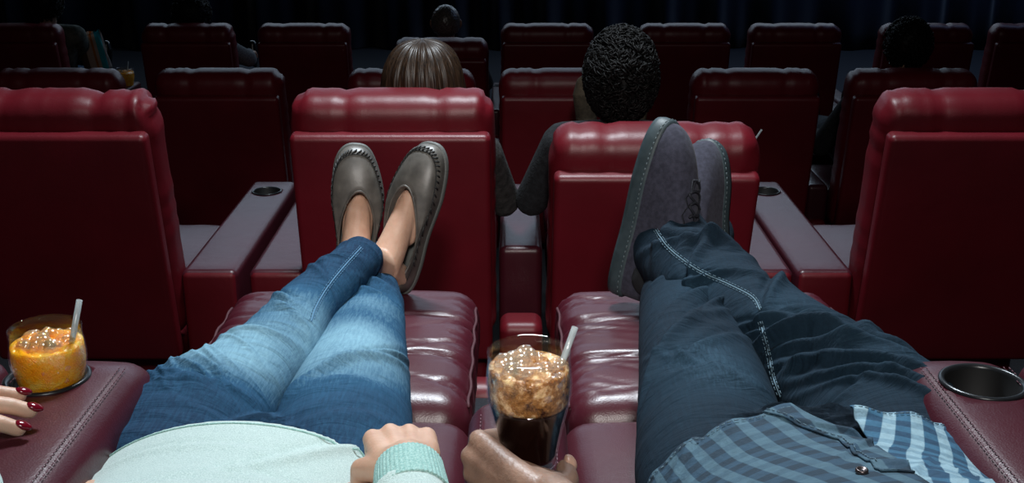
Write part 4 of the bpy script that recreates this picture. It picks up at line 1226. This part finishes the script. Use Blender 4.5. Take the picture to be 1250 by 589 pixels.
# ------------------------------------------------------------------ the people in the rows ahead
def cloth(name, c1, c2, s=60): return add_noise(mat(name, c1, .9), s, c1, c2, bump=.5, bscale=140, bdist=.004)[0]
JKT_D = cloth('dark_jacket', (.007, .008, .011), (.018, .021, .026)); KNIT_G = cloth('grey_knit', (.10, .11, .12), (.20, .21, .22), 90)
JKT_O = cloth('olive_jacket', (.045, .055, .045), (.12, .135, .115), 30); DEN_D = cloth('row_denim', (.012, .020, .034), (.022, .036, .058)); BLUE = cloth('bright_blue_cloth', (.01, .05, .12), (.015, .08, .18))
STRIPE = cloth('grey_cardigan', (.022, .022, .023), (.06, .06, .06), 40); BROWN = cloth('brown_suede', (.05, .035, .020), (.085, .062, .038), 60)
def row_person(cx, cy, fz, head, label, shirt_m, trou_m, shoe_m, skin, hair, k=1.0, elbowL=None, elbowR=None, footz=0):
    bm = bmesh.new(); H = Vector(head); x = cx
    P = head_shape(bm, H, (0, -.1, 1), (0, 1, .1), k)
    nk = H + Vector((0, -.01, -.145)); pel = Vector((x, cy + .36, fz + .60))
    chain(bm, [(H + Vector((0, 0, -.05)), .055), (nk, .050)])
    sh = [nk + Vector((s * .165, -.0, -.05)) for s in (-1, 1)]
    el = [elbowL or Vector((x - .25, cy + .36, fz + .66)), elbowR or Vector((x + .25, cy + .36, fz + .66))]
    ha = [el[0] + Vector((.05, .22, .0)), el[1] + Vector((-.05, .22, .0))]
    tor = [[(nk + Vector((s * .10, .0, -.07)), .07), (nk.lerp(pel, .5) + Vector((s * .07, 0, 0)), .085), (pel + Vector((s * .08, 0, 0)), .09)] for s in (-1, 1)]
    add(bm, tor)
    for s, e, h, sd in zip(sh, el, ha, (-1, 1)):
        chain(bm, [(s, .048), (e, .034), (h, .024)])
        add(bm, hand_chains(h, (0, 1, -.05), (0, 0, 1), (-sd, 0, 0), 1.0, curl=(20, 25, 15)))
    legs = []; feet = []
    for s in (-1, 1):
        kne = Vector((x + s * .10, cy + .74, fz + .645)); an = Vector((x + s * .085, cy + 1.10, fz + .60 + footz)); toe = an + Vector((s * .02, .06, .19))
        legs.append([(pel + Vector((s * .08, 0, 0)), .085), (kne, .060), (an, .042)])
        feet.append([(an + Vector((0, .02, -.02)), .034), (an + Vector((s * .01, .05, .06)), .033), (toe - Vector((0, 0, .04)), .036), (toe, .026)])
    for c in legs: chain(bm, [(p, r * .85) for p, r in c])
    for c in feet: chain(bm, [(p, r * .8) for p, r in c])
    b = remesh(bm, 'person', skin, .006, 3); tag(b, label, 'person')
    bm = bmesh.new()
    add(bm, [[(p, r + .012) for p, r in c] for c in tor])
    for s, e, h in zip(sh, el, ha): chain(bm, [(nk + Vector((0, 0, -.03)), .055), (s, .066), (e, .054), (h, .036)])
    o = remesh(bm, 'jacket', shirt_m, .007, 3, b)
    bm = bmesh.new()
    add(bm, [[(p, r + .012) for p, r in c] for c in legs]); remesh(bm, 'trousers', trou_m, .007, 3, b)
    for c in feet:
        bm = bmesh.new(); add(bm, [[(p, r + .008) for p, r in c]]); remesh(bm, 'shoe', shoe_m, .006, 3, b)
    hair(H, b)
    return b
w2 = row_person(-.327, YA, FA, (-.258, 3.315, 1.372), 'person with a brown bob seen over the bright red recliner back', STRIPE, DEN_D, mat('far_shoe', (.05, .05, .05), .7), SKIN,
           lambda H, b: bob(H + Vector((0, 0, .012)), (0, -.06, 1), (0, 1, .06), 1.0, HAIR_B, b, 1.06), elbowR=Vector((-.028, 3.46, .985)))
m2 = row_person(.380, YA, FA, (.318, 3.34, 1.395), 'person with curly black hair and dark jacket behind the navy sneakers', JKT_D, DEN_D, BROWN, SKIN2,
           lambda H, b: cap_hair(H + Vector((0, -.02, .01)), (0, -.06, 1), (0, 1, .06), (.100, .110, .134), HAIR_K, b, 1500, 3, .0125), elbowL=Vector((.062, 3.42, 1.0)), footz=.10)
row_person(1.743, YB, FB, (1.785, 5.20, 1.205), 'person with short dark hair above the second row recliner at right', JKT_D, DEN_D, BLACK, SKIN,
           lambda H, b: cap_hair(H + Vector((0, -.015, .01)), (0, 0, 1), (0, 1, 0), (.100, .108, .112), HAIR_K, b, 500, 5, .010))
row_person(-1.97, YC, FC, (-2.0, 7.25, 1.085), 'person with dark hair and a grey knitted sleeve in the far row at left', KNIT_G, DEN_D, BLACK, SKIN,
           lambda H, b: cap_hair(H + Vector((0, -.015, .01)), (0, 0, 1), (0, 1, 0), (.115, .12, .115), HAIR_K, b, 400, 6, .011), elbowR=Vector((-1.70, 7.40, .78)))
row_person(-.422, YC, FC, (-.412, 7.22, 1.030), 'person with short greying hair in the low leaning far row recliner', JKT_D, DEN_D, BLACK, SKIN2,
           lambda H, b: cap_hair(H + Vector((0, -.012, .01)), (0, 0, 1), (0, 1, 0), (.090, .098, .108), HAIR_G, b, 0, 7))
row_person(-3.02, YC, FC, (-2.93, 7.32, 1.14), 'person in an olive jacket holding a snack bag at the far left', JKT_O, BLUE, BLACK, SKIN2,
           lambda H, b: cap_hair(H + Vector((0, -.012, .01)), (0, 0, 1), (0, 1, 0), (.104, .11, .115), HAIR_K, b, 300, 8, .010), elbowR=Vector((-2.80, 7.50, .80)))
# snack bag and small orange drink in the far row
def bag():
    bm = bmesh.new(); rows = []
    for i in range(14):
        t = i / 13; w_, d_ = .085 - .010 * t, .050 - .030 * t ** 2; z = t * .25
        row = []
        for j in range(40):
            a = 2 * pi * j / 40; cs, sn = cos(a), sin(a)
            k = 1 + .05 * sin(a * 5 + t * 9) * (.3 + t)
            row.append((w_ * k * math.copysign(abs(cs) ** .5, cs), d_ * k * math.copysign(abs(sn) ** .6, sn), z + (.008 * sin(a * 9) if i == 13 else 0)))
        rows.append(row)
    grid(bm, rows, cv=True, cap0=True)
    bmesh.ops.solidify(bm, geom=bm.faces[:], thickness=.002)
    m = mat('printed_paper', (.3, .22, .17), .6); tc = N(m, 'ShaderNodeTexCoord'); sp = N(m, 'ShaderNodeSeparateXYZ'); L(m, tc.outputs['Object'], sp.inputs[0])
    r = N(m, 'ShaderNodeValToRGB'); r.color_ramp.interpolation = 'CONSTANT'; e = r.color_ramp.elements
    e[0].position = 0; e[0].color = (.16, .10, .07, 1); e[1].position = .30; e[1].color = (.60, .46, .38, 1)
    for p, c in ((.52, (.60, .22, .03, 1)), (.60, (.6, .46, .38, 1)), (.70, (.01, .45, .5, 1)), (.9, (.35, .3, .27, 1))):
        q = e.new(p); q.color = c
    mr = N(m, 'ShaderNodeMapRange'); mr.inputs['From Min'].default_value = -.09; mr.inputs['From Max'].default_value = .09; L(m, sp.outputs[0], mr.inputs['Value'])
    L(m, mr.outputs[0], r.inputs[0]); L(m, r.outputs[0], BS(m).inputs['Base Color'])
    o = obj_bm('snack_bag', bm, m); p, _ = at_y(121, 86, 7.46); o.location = p; o.rotation_euler = (0, math.radians(-10), math.radians(12))
    return tag(o, 'printed paper snack bag with teal stripe held at the far left', 'bag')
bag()
p = Vector((-2.688, YC + .83, FC + .50))
drink(p, 'small orange drink standing on an armrest in the far row', 'drink', None, ORANGE, 0, .112, ICE_O, 19, k=1.35, n=32, nice=20)
straw(p + Vector((.01, 0, .11)), p + Vector((.03, 0, .225)), 'thin straw in the small far orange drink')
p = Vector((.742, YA + .83, FA + .49))
drink(p, 'glass of cola behind the right side of the leaning red recliner', 'drink', COLA, COLA_TOP, .066, .110, ICE_C, 23, n=32, nice=20, k=1.0)
q_, _ = at_y(930, 158, YA + .83)
straw(p + Vector((.02, 0, .09)), q_, 'thin straw rising behind the leaning red recliner')
